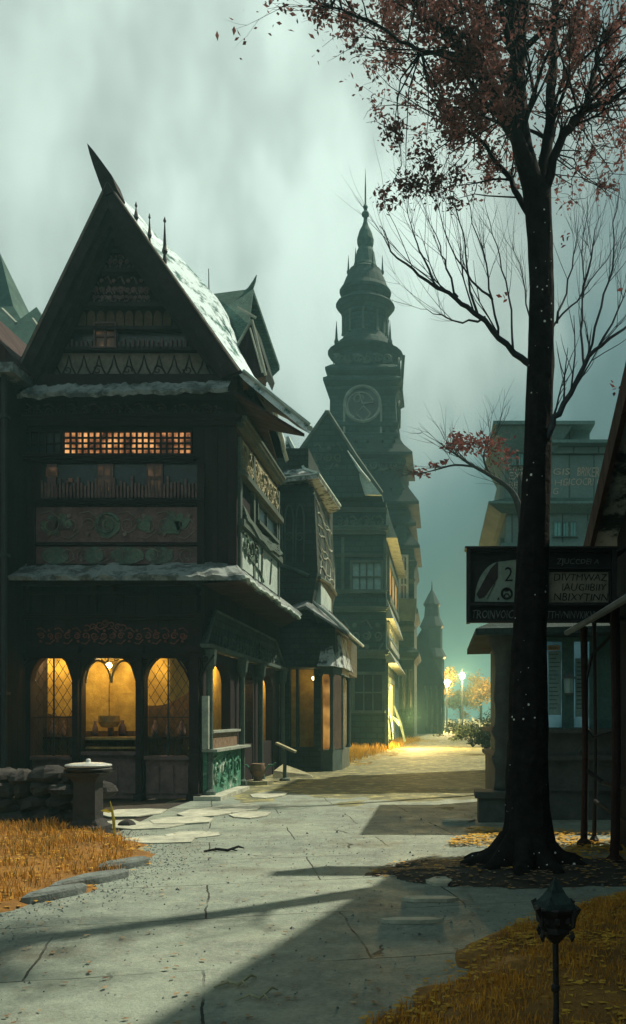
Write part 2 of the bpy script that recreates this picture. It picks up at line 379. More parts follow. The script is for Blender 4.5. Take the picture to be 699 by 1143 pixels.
    bp = N.new('ShaderNodeBump'); bp.inputs['Strength'].default_value = .6; bp.inputs['Distance'].default_value = .03
    L.new(hs.outputs[0], bp.inputs['Height']); L.new(bp.outputs['Normal'], b.inputs['Normal'])
    return m
M['road'] = road_material()

# ------------------------------------------------------------------ shared building details
def scrollband(mb, F, u0, u1, v0, v1, w, n, rad=.02):
    du = (u1-u0)/n; h = v1-v0
    for i in range(n):
        s = 1 if i % 2 else -1; cu = u0 + (i+.5)*du; cv = (v0+v1)/2
        r = min(du, h)*.44*U(.85, 1.05)
        mb.spiral(F, cu, cv, r, w, U(1.2, 1.7), U(0, 6.28), s, rad)
        mb.tube([F.p(cu-du*.5, v0+h*(.12 if s > 0 else .88), w), F.p(cu, v0+h*(.05 if s > 0 else .95), w), F.p(cu+du*.5, v0+h*(.3 if s > 0 else .7), w)], rad*.8, 4)
        mb.fdisc(F, cu + U(-.2,.2)*du, cv + s*h*.3, h*.07, h*.07, w-.01, w+rad, 8)
def moulding(mb, F, u0, u1, v, h, w):
    mb.fbox(F, u0, u1, v, v+h*.4, 0, w*.6); mb.fbox(F, u0-w*.3, u1+w*.3, v+h*.4+.001, v+h*.72, 0, w*.85); mb.fbox(F, u0-w*.45, u1+w*.45, v+h*.72+.001, v+h, 0, w)
def window(parent, F, u0, u1, v0, v1, cols, rows, pane, frame, fw=.06, d=.1, bar=.025, arch=0, name='window', label=None):
    mb = MB()
    mb.fbox(F, u0, u0+fw, v0, v1, 0, d); mb.fbox(F, u1-fw, u1, v0, v1, 0, d)
    mb.fbox(F, u0+fw+.001, u1-fw-.001, v1-fw, v1, 0, d); mb.fbox(F, u0-.03, u1+.03, v0-fw, v0-.001, 0, d*1.5)
    for i in range(1, cols):
        u = u0+fw+(u1-u0-2*fw)*i/cols; mb.fbox(F, u-bar/2, u+bar/2, v0, v1-fw-.001, .02, d*.7)
    for j in range(1, rows):
        v = v0+(v1-fw-v0)*j/rows; mb.fbox(F, u0+fw+.001, u1-fw-.001, v-bar/2, v+bar/2, .02, d*.62)
    f = part(name, mb, frame, parent, label)
    pb = MB().fbox(F, u0+fw+.002, u1-fw-.002, v0+.001, v1-fw-.002, .004, .02)
    part('pane', pb, pane, f)
    return f
def arch_uv(u0, u1, vs, vt, n=14, k=1.0):
    """pointed-round arch from (u0, vs) over the crown to (u1, vs)"""
    pts = []
    for i in range(n+1):
        t = i/n; g = PI*(1-t)
        pts.append(((u0+u1)/2 + (u1-u0)/2*math.cos(g), vs + (vt-vs)*abs(math.sin(g))**k))
    return pts
def spandrel(mb, F, U0, U1, u0, u1, vs, vt, vtop, w0, w1):
    a = arch_uv(u0, u1, vs, vt)
    mb.fprism(F, [(U0, vs), (U0, vtop), (U1, vtop), (U1, vs)] + a[::-1], w0, w1)

# ================================================================== GROUND
gm = MB(); gm.add([(-695,-55,-.012), (695,-55,-.012), (695,1195,-.012), (-695,1195,-.012)], [(0,1,2,3)])
solo('ground', gm, M['soil'], None, None, (0,0,0), kind='structure')
# the paved street, with a ragged left and right edge
def strip(left, right, z):
    vs = []; n = len(left)
    for a, b in zip(left, right): vs += [(a[0], a[1], z), (b[0], b[1], z)]
    return MB().add(vs, [(2*i, 2*i+1, 2*i+3, 2*i+2) for i in range(n-1)])
ys = [1, 3, 4.5, 6, 7, 8, 9, 10, 11, 12, 13, 15, 18, 22, 26, 32, 40, 50, 62, 76, 92, 110, 135]
def lx(y):
    if y < 7: return -4.2
    if y < 13: return -4.4
    return {15:-4.6,18:-4.7,22:-4.7,26:-4.2,32:-3.6,40:-3.0,50:-2.6,62:-1.6,76:-.6,92:.6,110:2,135:4}.get(y, -4.4)
def rx(y):
    return {1:3,3:3,4.5:3,6:3,7:3,8:3,9:3,10:3,11:3,12:3,13:3,15:3,18:3,22:1.6,26:1.6,32:1.8,40:2.0,50:2.6,62:3.4,76:4.6,92:6.4,110:8.5,135:11}[y]
solo('road', strip([(lx(y)+U(-.1,.1), y) for y in ys], [(rx(y)+U(-.1,.1), y) for y in ys], .0), M['road'], None, None, (0,0,0), kind='structure')

M['lane'] = mat('lane', (.20,.20,.12), (.10,.108,.075), .5, bump=.6, bscale=3.5, snow=(.36,.33,.15), snow_cov=.46)  # golden patches put streaks of sunlight into the earth colour
lf_ = []; rt_ = []
lv_ = MB(); vs = []; fs = []; NX = 60
yl = [14.5 + .25*i for i in range(24)] + [21, 23, 26, 30, 36, 44, 54, 66, 82, 100, 135]
for y in yl:
    for i in range(NX+1):
        x = lx(min(ys, key=lambda q: abs(q-y)))-.4 + (rx(min(ys, key=lambda q: abs(q-y)))+.6 - lx(min(ys, key=lambda q: abs(q-y))))*i/NX
        k = (y - 16.2 + .45*x)*.5 + 1.3*mnoise.noise(Vector((x*.9, y*.5, 2))) + .4*mnoise.noise(Vector((x*3, y*2, 4)))
        vs.append((x, y, max(-.03, min(.012, k*.03))))
for j in range(len(yl)-1):
    for i in range(NX): q0 = j*(NX+1)+i; fs.append((q0, q0+1, q0+NX+2, q0+NX+1))
lv_.v = [Vector(v) for v in vs]; lv_.f = fs
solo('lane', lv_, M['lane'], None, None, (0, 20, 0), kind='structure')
# darker slabs of the footway on the right, laid a step above the street
def jag(pts, amp, sub=4):
    out = []
    for i in range(len(pts)):
        a = Vector(pts[i]); b = Vector(pts[(i+1) % len(pts)])
        for k in range(sub):
            p = a.lerp(b, k/sub); out.append((p.x+U(-amp,amp), p.y+U(-amp,amp), p.z))
    return out
# ------------------------------------------------------------------ verges: soil mounds with grass
def mound(poly_fn, x0, x1, y0, y1, h, nx=40, ny=40):
    """soil sheet over a rectangle, its height fading to under the road outside the outline"""
    vs = []; fs = []
    for j in range(ny+1):
        for i in range(nx+1):
            x = x0+(x1-x0)*i/nx; y = y0+(y1-y0)*j/ny
            k = poly_fn(x, y) + .22*mnoise.noise(Vector((x*1.7, y*1.7, 3))) + .08*mnoise.noise(Vector((x*6, y*6, 1)))
            z = max(-.03, min(1, k*1.6))*h if k < .62 else h
            z += .025*mnoise.noise(Vector((x*3, y*3, 0))) if k > 0 else -.03
            vs.append((x, y, z))
    for j in range(ny):
        for i in range(nx):
            a = j*(nx+1)+i; fs.append((a, a+1, a+nx+2, a+nx+1))
    return MB().add(vs, fs)
def edge_x(table, y):
    for (y0, x0), (y1, x1) in zip(table, table[1:]):
        if y0 <= y <= y1: return x0 + (x1-x0)*(y-y0)/(y1-y0)
    return table[0][1] if y < table[0][0] else table[-1][1]
VL = [(0,-3.9), (6.6,-3.75), (7.4,-3.55), (8.2,-3.3), (9.4,-3.2), (10.6,-3.45), (11.6,-3.95), (12.6,-4.9), (13.4,-7)]
def kL(x, y): return min(edge_x(VL, y) - x, (13.2-y)*.8)
solo('verge', mound(kL, -11, -2.6, 3, 13.6, .10, 70, 70), M['soil_ochre'], None, None, (-6,8,0), kind='structure')
VR = [(3,-.75), (4.6,-.42), (5.2,-.1), (6.0,.18), (6.9,.55), (7.4,1.0), (7.9,1.5), (8.4,2.1), (9,3)]
def kR(x, y): return min((x - edge_x(VR, y))*1.1, 2)
solo('verge', mound(kR, -1.2, 2.6, 2.5, 9.2, .07, 60, 80), M['soil_ochre'], None, None, (1,6,0), kind='structure')

def blades(fn, n, x0, x1, y0, y1, hmin, hmax, wid, z0=.06, lean=.5, thr=.05):
    mb = MB(); vs = []; fs = []
    while n > 0:
        x = U(x0, x1); y = U(y0, y1); k = fn(x, y)
        n -= 1
        clump = mnoise.noise(Vector((x*1.9, y*1.9, 7)))
        if k < thr + .25*mnoise.noise(Vector((x*2.5, y*2.5, 1))) or R() > .75 + clump: continue
        h = U(hmin, hmax)*(1+.7*clump); g = U(0, 2*PI); l = U(.1, lean)*h
        dx, dy = math.cos(g)*wid, math.sin(g)*wid; lx_, ly_ = math.cos(g+1.57+U(-.6,.6))*l, math.sin(g+1.57+U(-.6,.6))*l
        z = z0*min(1, max(0, k*1.6)); b = len(vs)
        vs += [(x-dx, y-dy, z-.01), (x+dx, y+dy, z-.01), (x+dx*.7+lx_*.35, y+dy*.7+ly_*.35, z+h*.6), (x-dx*.7+lx_*.35, y-dy*.7+ly_*.35, z+h*.6), (x+lx_, y+ly_, z+h)]
        fs += [(b, b+1, b+2, b+3), (b+3, b+2, b+4)]
    mb.v = [Vector(v) for v in vs]; mb.f = fs
    return mb
solo('grass', blades(kL, 36000, -9, -3.1, 5.5, 13, .02, .12, .0045, .09, .9, .12), M['grass_ochre'], 'orange dry grass on the verge before the dark house', 'grass', (-6,9,0), kind='stuff')
solo('grass', blades(kL, 7000, -9, -3.1, 5.5, 13, .03, .15, .004, .09, .9, .2), M['grass_green'], 'green blades growing among the orange grass before the dark house', 'grass', (-6,9,0), kind='stuff')
solo('grass', blades(kR, 30000, -.7, 2.4, 3.6, 8.2, .02, .07, .004, .06, .9), M['grass_ochre'], 'short ochre grass round the small iron lantern', 'grass', (1,6,0), kind='stuff')

def leaf_litter(spots, size, mat_, label, name='fallen_leaves'):
    vs = []; fs = []
    for x, y, z in spots:
        s = size*U(.55, 1.25); g = U(0, 6.28); t = U(-.35, .35); t2 = U(-.35, .35)
        ux, uy = math.cos(g), math.sin(g); b = len(vs)
        for a, c in ((-1, 0), (-.1, .55), (1, 0), (-.1, -.55)):
            X = a*s*ux - c*s*uy; Yy = a*s*uy + c*s*ux
            vs.append((x+X, y+Yy, z + .012 + abs(t*a*s*.6) + abs(t2*c*s)))
        fs.append((b, b+1, b+2, b+3))
    mb = MB(); mb.v = [Vector(v) for v in vs]; mb.f = fs
    return solo(name, mb, mat_, label, 'leaves', spots[0], kind='stuff')
sp = []
def kM(x, y): return 1.15 - math.hypot((x-1.0)/1.45, (y-9.3)/.85)
solo('soil', mound(kM, -1.6, 2.7, 7.6, 11, .07, 60, 50), M['soil'], None, None, (.6, 9.3, 0), kind='structure')
sp = []
for _ in range(1500):
    x = U(-1.2, 2.3); y = U(8, 10.6)
    if kM(x, y) > -.05: sp.append((x, y, .07*max(0, min(1, kM(x, y)*1.6))))
leaf_litter(sp[:700], .034, M['leaf_mixed'], 'dull brown leaves on the dark soil round the tree roots'); leaf_litter(sp[700:1250], .036, M['leaf_dry'], 'golden leaves sprinkled on the dark soil round the tree roots')
sp = []
for _ in range(5200):       # around the trunk and along the wall of the booth
    x = U(-.3, 2.5); y = U(9.6, 13.2)
    d = mnoise.noise(Vector((x*1.4, y*1.4, 5)))
    if R() < .55 + d*1.2 and (y-9.6) > (.9-x)*.9 and y < 12.9 - .3*x and math.hypot((x-1.5)/1.15, (y-11.3)/1.6) < 1.0+.5*d: sp.append((x, y, .01 + .05*max(0, R()*(d+.2))))
leaf_litter(sp, .045, M['leaf_dry'], 'golden fallen leaves heaped behind the foot of the big tree')
sp = []
for _ in range(7000):
    x = U(-.6, 2.4); y = U(3.9, 8.6); k = kR(x, y)
    d = mnoise.noise(Vector((x*1.3, y*1.3, 9)))
    if k > -.06 + .2*d and R() < (.9 if y > 6.1 + .5*d else .35): sp.append((x, y, .05*min(1, k*1.6)+.01))
leaf_litter(sp, .032, M['leaf_dry'], 'ochre fallen leaves on the verge by the small iron lantern')
sp = []
for _ in range(5200):
    x = U(-8.5, -3.0); y = U(5.6, 13); k = kL(x, y)
    if k > -.12+.3*mnoise.noise(Vector((x*2, y*2, 3))) and R() < .55+.9*mnoise.noise(Vector((x*1.5, y*1.5, 8))): sp.append((x, y, .09*max(0, min(1, k*1.6))+.02*R()))
leaf_litter(sp, .034, M['leaf_dry'], 'orange fallen leaves lying in the dry grass before the dark house')
sp = []
for _ in range(620):
    y = 4.4 + 14*R()**1.4; x = U(-3.6, 1.4)
    sp.append((x, y, .002))
leaf_litter(sp, .027, M['leaf_mixed'], 'pale and brown leaves scattered over the open street')
sp = []
for _ in range(1500):
    y = U(28, 62); x = lx(min(ys, key=lambda q: abs(q-y))) + U(-.9, 1.3) + .2*(y > 40)
    sp.append((x, y, .01))
leaf_litter(sp, .10, M['leaf_gold'], 'yellow leaves and straw drifted along the far left house fronts')

gt = MB()
for _ in range(2600):
    if R() < .6: y = U(6, 13); x = edge_x(VL, y) + abs(random.gauss(0, .35))
    else: y = U(4.4, 15); x = U(-3.6, 1.6)
    r = U(.004, .013)*(1 if R() < .93 else 2); g0 = U(0, 6.28)
    gt.add([(x+r*math.cos(g0+k*2.09)*U(.7,1.2), y+r*math.sin(g0+k*2.09)*U(.7,1.2), 0) for k in range(3)] + [(x, y, r*U(.6,1.2))], [(0,1,3),(1,2,3),(2,0,3)])
solo('gravel', gt, M['stone_grey'], 'grit and small chips of stone scattered on the paving', 'gravel', (-2,8,0), kind='stuff')
# flagstones before the arcade and kerb stones along the left verge
def slab_poly(cx, cy, rx_, ry_, n=7, a=None):
    a = a if a is not None else U(0, 6.28)
    return [(cx + rx_*U(.75,1.05)*math.cos(a+2*PI*i/n), cy + ry_*U(.75,1.05)*math.sin(a+2*PI*i/n)) for i in range(n)]
fl = MB()
for (px, py, rx_, ry_) in ((165,922,.62,.55),(205,917,.5,.6),(180,938,.55,.42),(150,908,.55,.8),(232,908,.5,.8),(262,903,.55,.85),(215,932,.4,.4),(130,921,.4,.6),(300,888,.4,.9),(280,910,.35,.6)):
    g = G(px, py); fl.prism([(x, y, .004) for x, y in slab_poly(g.x, g.y, rx_, ry_)], (0,0,U(.008,.022)))
solo('path', fl, M['flag_pale'], None, None, G(180,920), kind='structure')
for k, (px, py, L_, lab) in enumerate(((62,1002,.34,'grey kerb stone at the grass edge, nearest the camera'),(103,986,.46,'long grey kerb stone in the middle of the grass edge'),(138,969,.36,'grey kerb stone at the grass edge nearest the pale flagstones'))):
    g = G(px, py); mb = MB()
    ang = math.radians(62); ring = [(g.x + L_*math.cos(t)*math.cos(ang) - .09*math.sin(t)*math.sin(ang)*U(.8,1.2), g.y + L_*math.cos(t)*math.sin(ang)*U(.9,1.1) + .09*math.sin(t)*math.cos(ang)) for t in [2*PI*i/12 for i in range(12)]]
    cx, cy = g.x, g.y
    mb.loft([[(x, y, -.01) for x, y in ring], [(x, y, .06) for x, y in ring], [(cx+(x-cx)*.86, cy+(y-cy)*.86, .085+U(-.008,.008)) for x, y in ring]])
    solo('kerb_stone', mb, M['stone_grey'], lab, 'kerb stone', g, 'kerb stones along the left verge')
# wet pale slab lying by the booth, and broken footway slabs at the tree foot
for (px, py, rx_, ry_, lab) in ((512,917,.28,.2,'pale broken paving slab lying by the booth plinth'),(492,986,.15,.22,'small pale slab at the dark roots of the tree'),(478,1006,.30,.10,'long thin pale slab on the shaded footway'),(455,1030,.28,.07,'thin chipped slab nearest the shadow edge on the footway')):
    g = G(px, py); mb = MB().prism([(x, y, .003) for x, y in slab_poly(g.x, g.y, rx_, ry_, 6)], (0,0,.03))
    solo('paving_slab', mb, M['flag_pale'], lab, 'paving slab', g, 'loose slabs on the right')

# ================================================================== GABLED HOUSE (left foreground)
YA = 17.2
HA = thing('gabled_house', 'tall dark timber house with steep carved gable and glowing arcade', 'house', (-6.4, 20, 0))
def a(px, py, Y=YA): q = P(px, py, Y); return q.x, q.z
FA = front(YA)
XL = -8.26; XRg = -4.56; XRu = -3.87
def ax(px): return (px-490)*YA/1000
def az(py): return EYE + (800-py)*YA/1000
w = MB()
w.box(XL, XRg-.95, YA+1.0, 25.6, 0, az(725))                       # ground floor core behind the arcade
w.box(XL, XRg, YA+.02, 25.6, az(722), az(640))                      # floor over the arcade
w.box(XL, XRu-.02, YA+.03, 21.6, az(640)+.001, az(440))             # upper storeys
w.box(XRg-.95+.001, XRg-.02, 25.2, 25.6, 0, az(725))
w.box(XL, XL+.25, YA+.02, YA+.999, 0, az(725))
part('wall', w, M['wall_boards'], HA)
nb = MB()                                                           # plaster back of the lit recess
nb.box(XL+.26, XRg-.93, YA+.96, YA+.995, .05, az(727)); nb.box(XRg-.945, XRg-.91, YA+1.0, 25.1, .05, az(727)); nb.box(XRg-.9, XRg-.22, 25.13, 25.17, .05, az(727))
part('niche_back', nb, M['amber_plaster'], HA)
for (p0, p1, pt, curve) in ((30,86,790,1),(87,156,816,0),(157,214,778,-1)):   # added dark panel painting the unlit lower wall, edge of the shade swept
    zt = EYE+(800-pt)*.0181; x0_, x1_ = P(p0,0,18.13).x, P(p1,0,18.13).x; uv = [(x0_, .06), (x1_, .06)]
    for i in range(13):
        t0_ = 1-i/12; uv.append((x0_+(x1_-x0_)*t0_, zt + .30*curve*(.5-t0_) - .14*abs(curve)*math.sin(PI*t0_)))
    part('shade_panel', MB().fprism(front(YA+.959), uv, .002, .03), M['shade_panel'], HA)
    part('shelf', MB().fbox(front(YA+.959), x0_, x1_, 1.16, 1.20, .031, .22), M['dark_wood'], HA)
# --- arcade: piers, spandrels, dado
ar = MB(); vt = az(731); vs = az(762); vtop = az(722)-.002
bays = [(34,81), (91,152), (161,211)]
edges = [XL, ax(86), ax(156.5), XRg]
for (p0, p1), e0, e1 in zip(bays, edges, edges[1:]):
    spandrel(ar, FA, e0+.001, e1-.001, ax(p0), ax(p1), vs, vt, vtop, -.22, 0)
    ar.fbox(FA, e0+.001, ax(p0), .0, vs-.001, -.22, 0); ar.fbox(FA, ax(p1), e1-.001, .0, vs-.001, -.22, 0)
part('arcade', ar, M['dark_wood'], HA)
pil = MB()
for px, hw in ((12,6), (86,3.2), (156.5,3.2), (218,5)):
    u = ax(px); h = hw*YA/1000
    pil.fbox(FA, u-h, u+h, .12, az(728), .002, .10); pil.fbox(FA, u-h*1.5, u+h*1.5, 0, .12, .002, .15)
    pil.fbox(FA, u-h*1.6, u+h*1.6, az(728)+.001, az(722), .002, .16); pil.fbox(FA, u-h*1.3, u+h*1.3, az(845), az(842), .1, .13)
    for s in (-1, 1):                                               # curling brackets beside each capital
        pil.spiral(FA, u+s*h*2.4, az(735), .09, .05, 1.3, 1.57, s, .022)
        pil.tube([FA.p(u+s*h, az(760), .05), FA.p(u+s*h*2.2, az(747), .06), FA.p(u+s*h*4.4, az(731), .05)], .02, 5)
part('pilaster', pil, M['dark_wood'], HA)
dd = MB()
for (p0, p1) in bays:
    u0, u1 = ax(p0)+.002, ax(p1)-.002
    dd.fbox(FA, u0, u1, .02, az(848 if p0 != 91 else 843), -.2, -.08); dd.fbox(FA, u0, u1, az(848 if p0 != 91 else 843)+.001, az(844 if p0 != 91 else 839), -.24, .03)
    um = (u0+u1)/2
    for k in range(3):
        uu = u0 + (u1-u0)*(k+.08)/3; dd.fbox(FA, uu, uu+(u1-u0)*.28, .12, az(855), -.079, -.05)
part('dado', dd, M['carve'], HA)
gl = MB(); u0, u1 = ax(93), ax(151)                                  # tracery of the middle bay
for s in (-1, 1):
    um = (u0+u1)/2; cu = um + s*(u1-u0)*.25
    gl.tube([FA.p(x, y, -.1) for x, y in arch_uv(cu-(u1-u0)*.24, cu+(u1-u0)*.24, az(762), az(737), 10)], .022, 5)
    gl.spiral(FA, um+s*.12, az(735), .08, -.08, 1.2, 0, s, .018)
gl.fbox(FA, u0, u1, az(826), az(823), -.6, -.1); gl.fbox(FA, u0, u1, az(836), az(834), -.5, -.1)
part('tracery', gl, M['warm_brass'], HA)
# --- red frieze and dark transoms above the arcade
fz = MB(); scrollband(fz, FA, ax(42), ax(210), az(720), az(700), .03, 17, .017)
for k in range(7):
    u = ax(98)+k*.115+U(-.02,.02); fz.spiral(FA, u, az(701-2*abs(k-3)*-1-5), U(.05,.09), .04, U(1,1.6), R()*6, 1 if k % 2 else -1, .014)
part('scroll_frieze', fz, M['carve_red'], HA)
fb = MB(); moulding(fb, FA, XL, XRg, az(692), .12, .16); moulding(fb, FA, XL, XRg, az(728)-.12, .1, .13)
for px in (30, 107, 128, 217): fb.fbox(FA, ax(px)-.05, ax(px)+.05, az(691), az(655), 0, .12)
fb.fbox(FA, XL, XRg, az(655), az(640), -.3, .25); fb.fbox(FA, XL, XRg, az(664), az(661), 0, .10)
part('fascia', fb, M['dark_wood'], HA)
# --- lower pent roof wrapping the corner
pr = MB()
t, e = az(628), az(648)*0 + EYE + (800-649)*16.5/1000
xo, zo = -3.62, EYE + (800-641)*16.5/1000
n = 36; top = []; low = []; und = []
for i in range(n+1):
    x = XL - .1 + (XRu-.05 - (XL-.1))*i/n; xe = XL-.25 + (xo - XL+.25)*i/n
    j = U(-.03, .03)
    top.append((x, YA+.04, t+U(-.03,.03))); low.append((xe, 16.5+U(-.05,.05), zo-.03+j)); und.append((xe, 16.52, zo-.11))
pr.loft([top, low, und], closed=False); sfm = MB(); sfm.loft([und, [(p[0], YA+.04, t-.32) for p in top]], closed=False)
top = [(XRu-.05, YA+.04 + (25.8-YA)*i/n, t - .0*i) for i in range(n+1)]
low = [(xo + U(-.04,.04), 16.5 + (23.2-16.5)*i/n, zo-.03+U(-.03,.03)) for i in range(n+1)]
low[0] = (xo, 16.5, zo-.03); und = [(p[0]-.01, p[1], zo-.12) for p in low]
pr.loft([top, low, und], closed=False); sfm.loft([und, [(XRg-.02, p[1], t-.4) for p in top]], closed=False); part('soffit', sfm, M['red_wood'], HA)
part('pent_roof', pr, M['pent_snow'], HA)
pe_ = MB().tube([Vector(p)+Vector((.02,0,-.02)) for p in low], .04, 6); part('pent_edge', pe_, M['plaster_pale'], HA)  # pale snow strip, the sunlit eave edge painted into its colour
# --- upper storeys, front
fu = MB()
FAu = front(YA+.03)
moulding(fu, FAu, XL, XRu, az(476), .20, .22); moulding(fu, FAu, XL+.1, ax(217), az(516), .12, .18)
moulding(fu, FAu, ax(36), ax(228), az(563), .08, .14); fu.fbox(FAu, ax(40), ax(224), az(608.5), az(606), 0, .07)
fu.fbox(FAu, XL, XRu, az(446), az(441), 0, .28)
for px, hw, y0, y1 in ((18,6,632,478), (36,4,632,563), (225,4,632,517), (240,2.5,632,478), (260,5,632,478)):
    fu.fbox(FAu, ax(px-hw), ax(px+hw), az(y0), az(y1), .001, .09 if hw > 3 else .05)
fu.fbox(FAu, ax(42), ax(224), az(634), az(630), 0, .1)
part('beam', fu, M['dark_wood'], HA)
fr = MB(); scrollband(fr, FAu, ax(24), ax(250), az(470), az(450), .03, 18, .018)
part('carved_frieze', fr, M['carve'], HA)
window(HA, FAu, ax(25), ax(70), az(507), az(481), 5, 2, M['pane_dark'], M['dark_wood'], .03, .1, .03)
window(HA, FAu, ax(70.5), ax(215), az(507), az(481), 21, 4, M['lit_lattice'], M['dark_wood'], .03, .07, .036, label='long lattice window glowing orange')
gal = MB()                                                           # shadowy gallery: short balusters and posts
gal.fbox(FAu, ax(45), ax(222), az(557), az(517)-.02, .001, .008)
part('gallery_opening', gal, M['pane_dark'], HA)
ba = MB()
for i in range(44):
    u = ax(48) + (ax(220)-ax(48))*i/43; hgt = az(540 - (6 if i % 5 == 0 else 0) + U(-3,3))
    ba.fbox(FAu, u-.022, u+.018, az(556), hgt, .01, .07)
for px, ww in ((118,9), (173,9), (58,5)): ba.fbox(FAu, ax(px-ww), ax(px+ww), az(556), az(518), .01, .05)
part('baluster', ba, M['carve'], HA)
dg = MB()
for px, py, ww, hh in ((58,527,6,5), (113,526,3,5), (121,526,3,5), (113,542,3,6), (121,542,3,6), (169,526,3,6), (177,526,3,6), (169,543,3,6), (177,543,3,6), (79,536,2,2)):
    dg.fbox(FAu, ax(px-ww), ax(px+ww), az(py+hh), az(py-hh), .012, .056)
part('pane', dg, M['dim_glow'], HA)
# leaf panels
pb = MB(); pb.fbox(FAu, ax(40), ax(223), az(605), az(566), .001, .02); pb.fbox(FAu, ax(40), ax(223), az(630), az(610), .001, .02)
part('panel', pb, M['carve'], HA)
lf = MB()
def heart(px, py, r, tilt=0):
    pts = []
    for i in range(22):
        th = 2*PI*i/22; x = .82*math.sin(th)**3*U(.8,1.15); y = (13*math.cos(th)-5*math.cos(2*th)-2*math.cos(3*th)-math.cos(4*th))/16
        pts.append((ax(px)+r*(x*math.cos(tilt)-y*math.sin(tilt)), az(py)+r*(x*math.sin(tilt)+y*math.cos(tilt))))
    lf.fprism(FAu, pts, .02, .045)
heart(58,587,.25,.7); heart(70,584,.2,-.9); heart(162,585,.20,.5); heart(190,586,.28,-.9); heart(203,583,.2,-.5)
lf.fdisc(FAu, ax(120), az(586), .25, .25, .02, .035); lf.spiral(FAu, ax(120), az(586), .24, .05, 1.6, .3, 1, .03)
for px, rx_ in ((62,.26), (105,.18), (142,.33), (178,.27)): lf.fdisc(FAu, ax(px), az(620), rx_, .165, .02, .042)
part('leaf_carving', lf, M['green_leafs'], HA)
vc = MB(); scrollband(vc, FAu, ax(46), ax(218), az(603), az(569), .04, 8, .013); scrollband(vc, FAu, ax(46), ax(218), az(629), az(611), .04, 9, .011)
part('vine_carving', vc, M['carve_grey'], HA)
ll = MB()                                                            # leaded lattice in the heads of the outer bays
for p0, p1 in (bays[0], bays[2]):
    u0, u1 = ax(p0)+.01, ax(p1)-.01; um = (u0+u1)/2; hw = (u1-u0)/2
    for sgn in (-1, 1):
        for k in range(-7, 12):
            pts = []
            for i in range(22):
                v_ = .80 + i*.095; u = um + sgn*(v_-1.7)*.62 + k*.17
                lim = 2.78 if abs(u-um) > hw else vs + (vt-vs)*math.sqrt(max(0, 1-((u-um)/hw)**2))
                if abs(u-um) < hw and v_ < lim: pts.append(FA.p(u, v_, -.12))
            if len(pts) > 1: ll.tube([pts[0], pts[-1]], .006, 4)
    ll.fbox(FA, um-.012, um+.012, .78, vt, -.13, -.1); ll.fbox(FA, u0, u1, 1.58, 1.60, -.13, -.1)
part('leaded_lattice', ll, M['black_iron'], HA, tol=.2)
for k, (px, n_, lab) in enumerate(((57,3,'dark jar on the shelf seen through the first front arch'),(121,3,'dark jar on the shelf seen through the middle front arch'),(187,3,'dark jar on the shelf seen through the front arch nearest the corner'))):
    for i in range(n_):
        x_ = P(px,0,18).x + (i-1)*.26+U(-.05,.05); q_ = U(.8,1.2); rr_ = U(.05,.085)
        solo('jar', MB().lathe(x_, 18.03, [(rr_*.7,1.202),(rr_,1.23+.05*q_),(rr_*.9,1.30+.08*q_),(rr_*.4,1.34+.12*q_),(rr_*.5,1.37+.14*q_),(rr_*.3,1.38+.14*q_)], 10), M['carve'], lab, 'jar', (x_, 18.03, 1.2), 'jars on the arcade shelves', smooth=True)
# --- upper side wall (sunlit)
FSu = side(XRu-.02); v = MB()
y0, y1 = YA+.05, 21.55
moulding(v, FSu, y0, y1, az(476), .2, .2); v.fbox(FSu, y0, y1, 6.25, 6.36, 0, .16)
v.fbox(FSu, y0, y1, 5.28, 5.42, 0, .14)
for yy in (y0+.1, 18.6, y1-.1): v.fbox(FSu, yy-.08, yy+.08, 4.4, 7.0, .001, .07)
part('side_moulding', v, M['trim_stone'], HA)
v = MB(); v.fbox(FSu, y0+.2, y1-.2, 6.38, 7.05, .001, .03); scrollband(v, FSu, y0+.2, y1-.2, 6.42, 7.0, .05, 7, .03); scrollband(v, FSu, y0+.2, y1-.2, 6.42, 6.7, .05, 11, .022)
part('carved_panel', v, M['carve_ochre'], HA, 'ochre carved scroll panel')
window(HA, FSu, 18.9, 21.2, 5.75, 6.22, 2, 1, M['pane_dark'], M['trim_stone'], .07, .08, .05)
v = MB()
for k in range(6):                                                   # draped swags under the window
    pts = [FSu.p(y0+.2 + (y1-y0-.4)*i/10, 5.72 - .05*k - .16*math.sin(PI*i/10) + .03*math.sin(i*2.1+k), .04+.02*k) for i in range(11)]
    v.tube(pts, .035, 5)
part('swag', v, M['trim_stone'], HA)
v = MB(); v.fbox(FSu, 17.5, 19.0, 4.5, 5.27, .001, .05); v.fbox(FSu, 19.12, 21.3, 4.5, 5.27, .001, .05)
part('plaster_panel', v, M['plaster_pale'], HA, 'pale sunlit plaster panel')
v = MB(); scrollband(v, FSu, 17.5, 19.0, 4.75, 5.25, .07, 3, .04)
for (ya, za, yb, zb) in ((17.5,4.9,18.6,4.75), (18.6,4.75,19.6,4.55), (19.4,5.25,19.35,4.5), (20.5,5.2,20.3,4.6)):
    v.tube([FSu.p(ya, za, .06), FSu.p((ya+yb)/2, (za+zb)/2+.05, .07), FSu.p(yb, zb, .06)], .022, 5)
part('plant_carving', v, M['green_leafs'], HA)
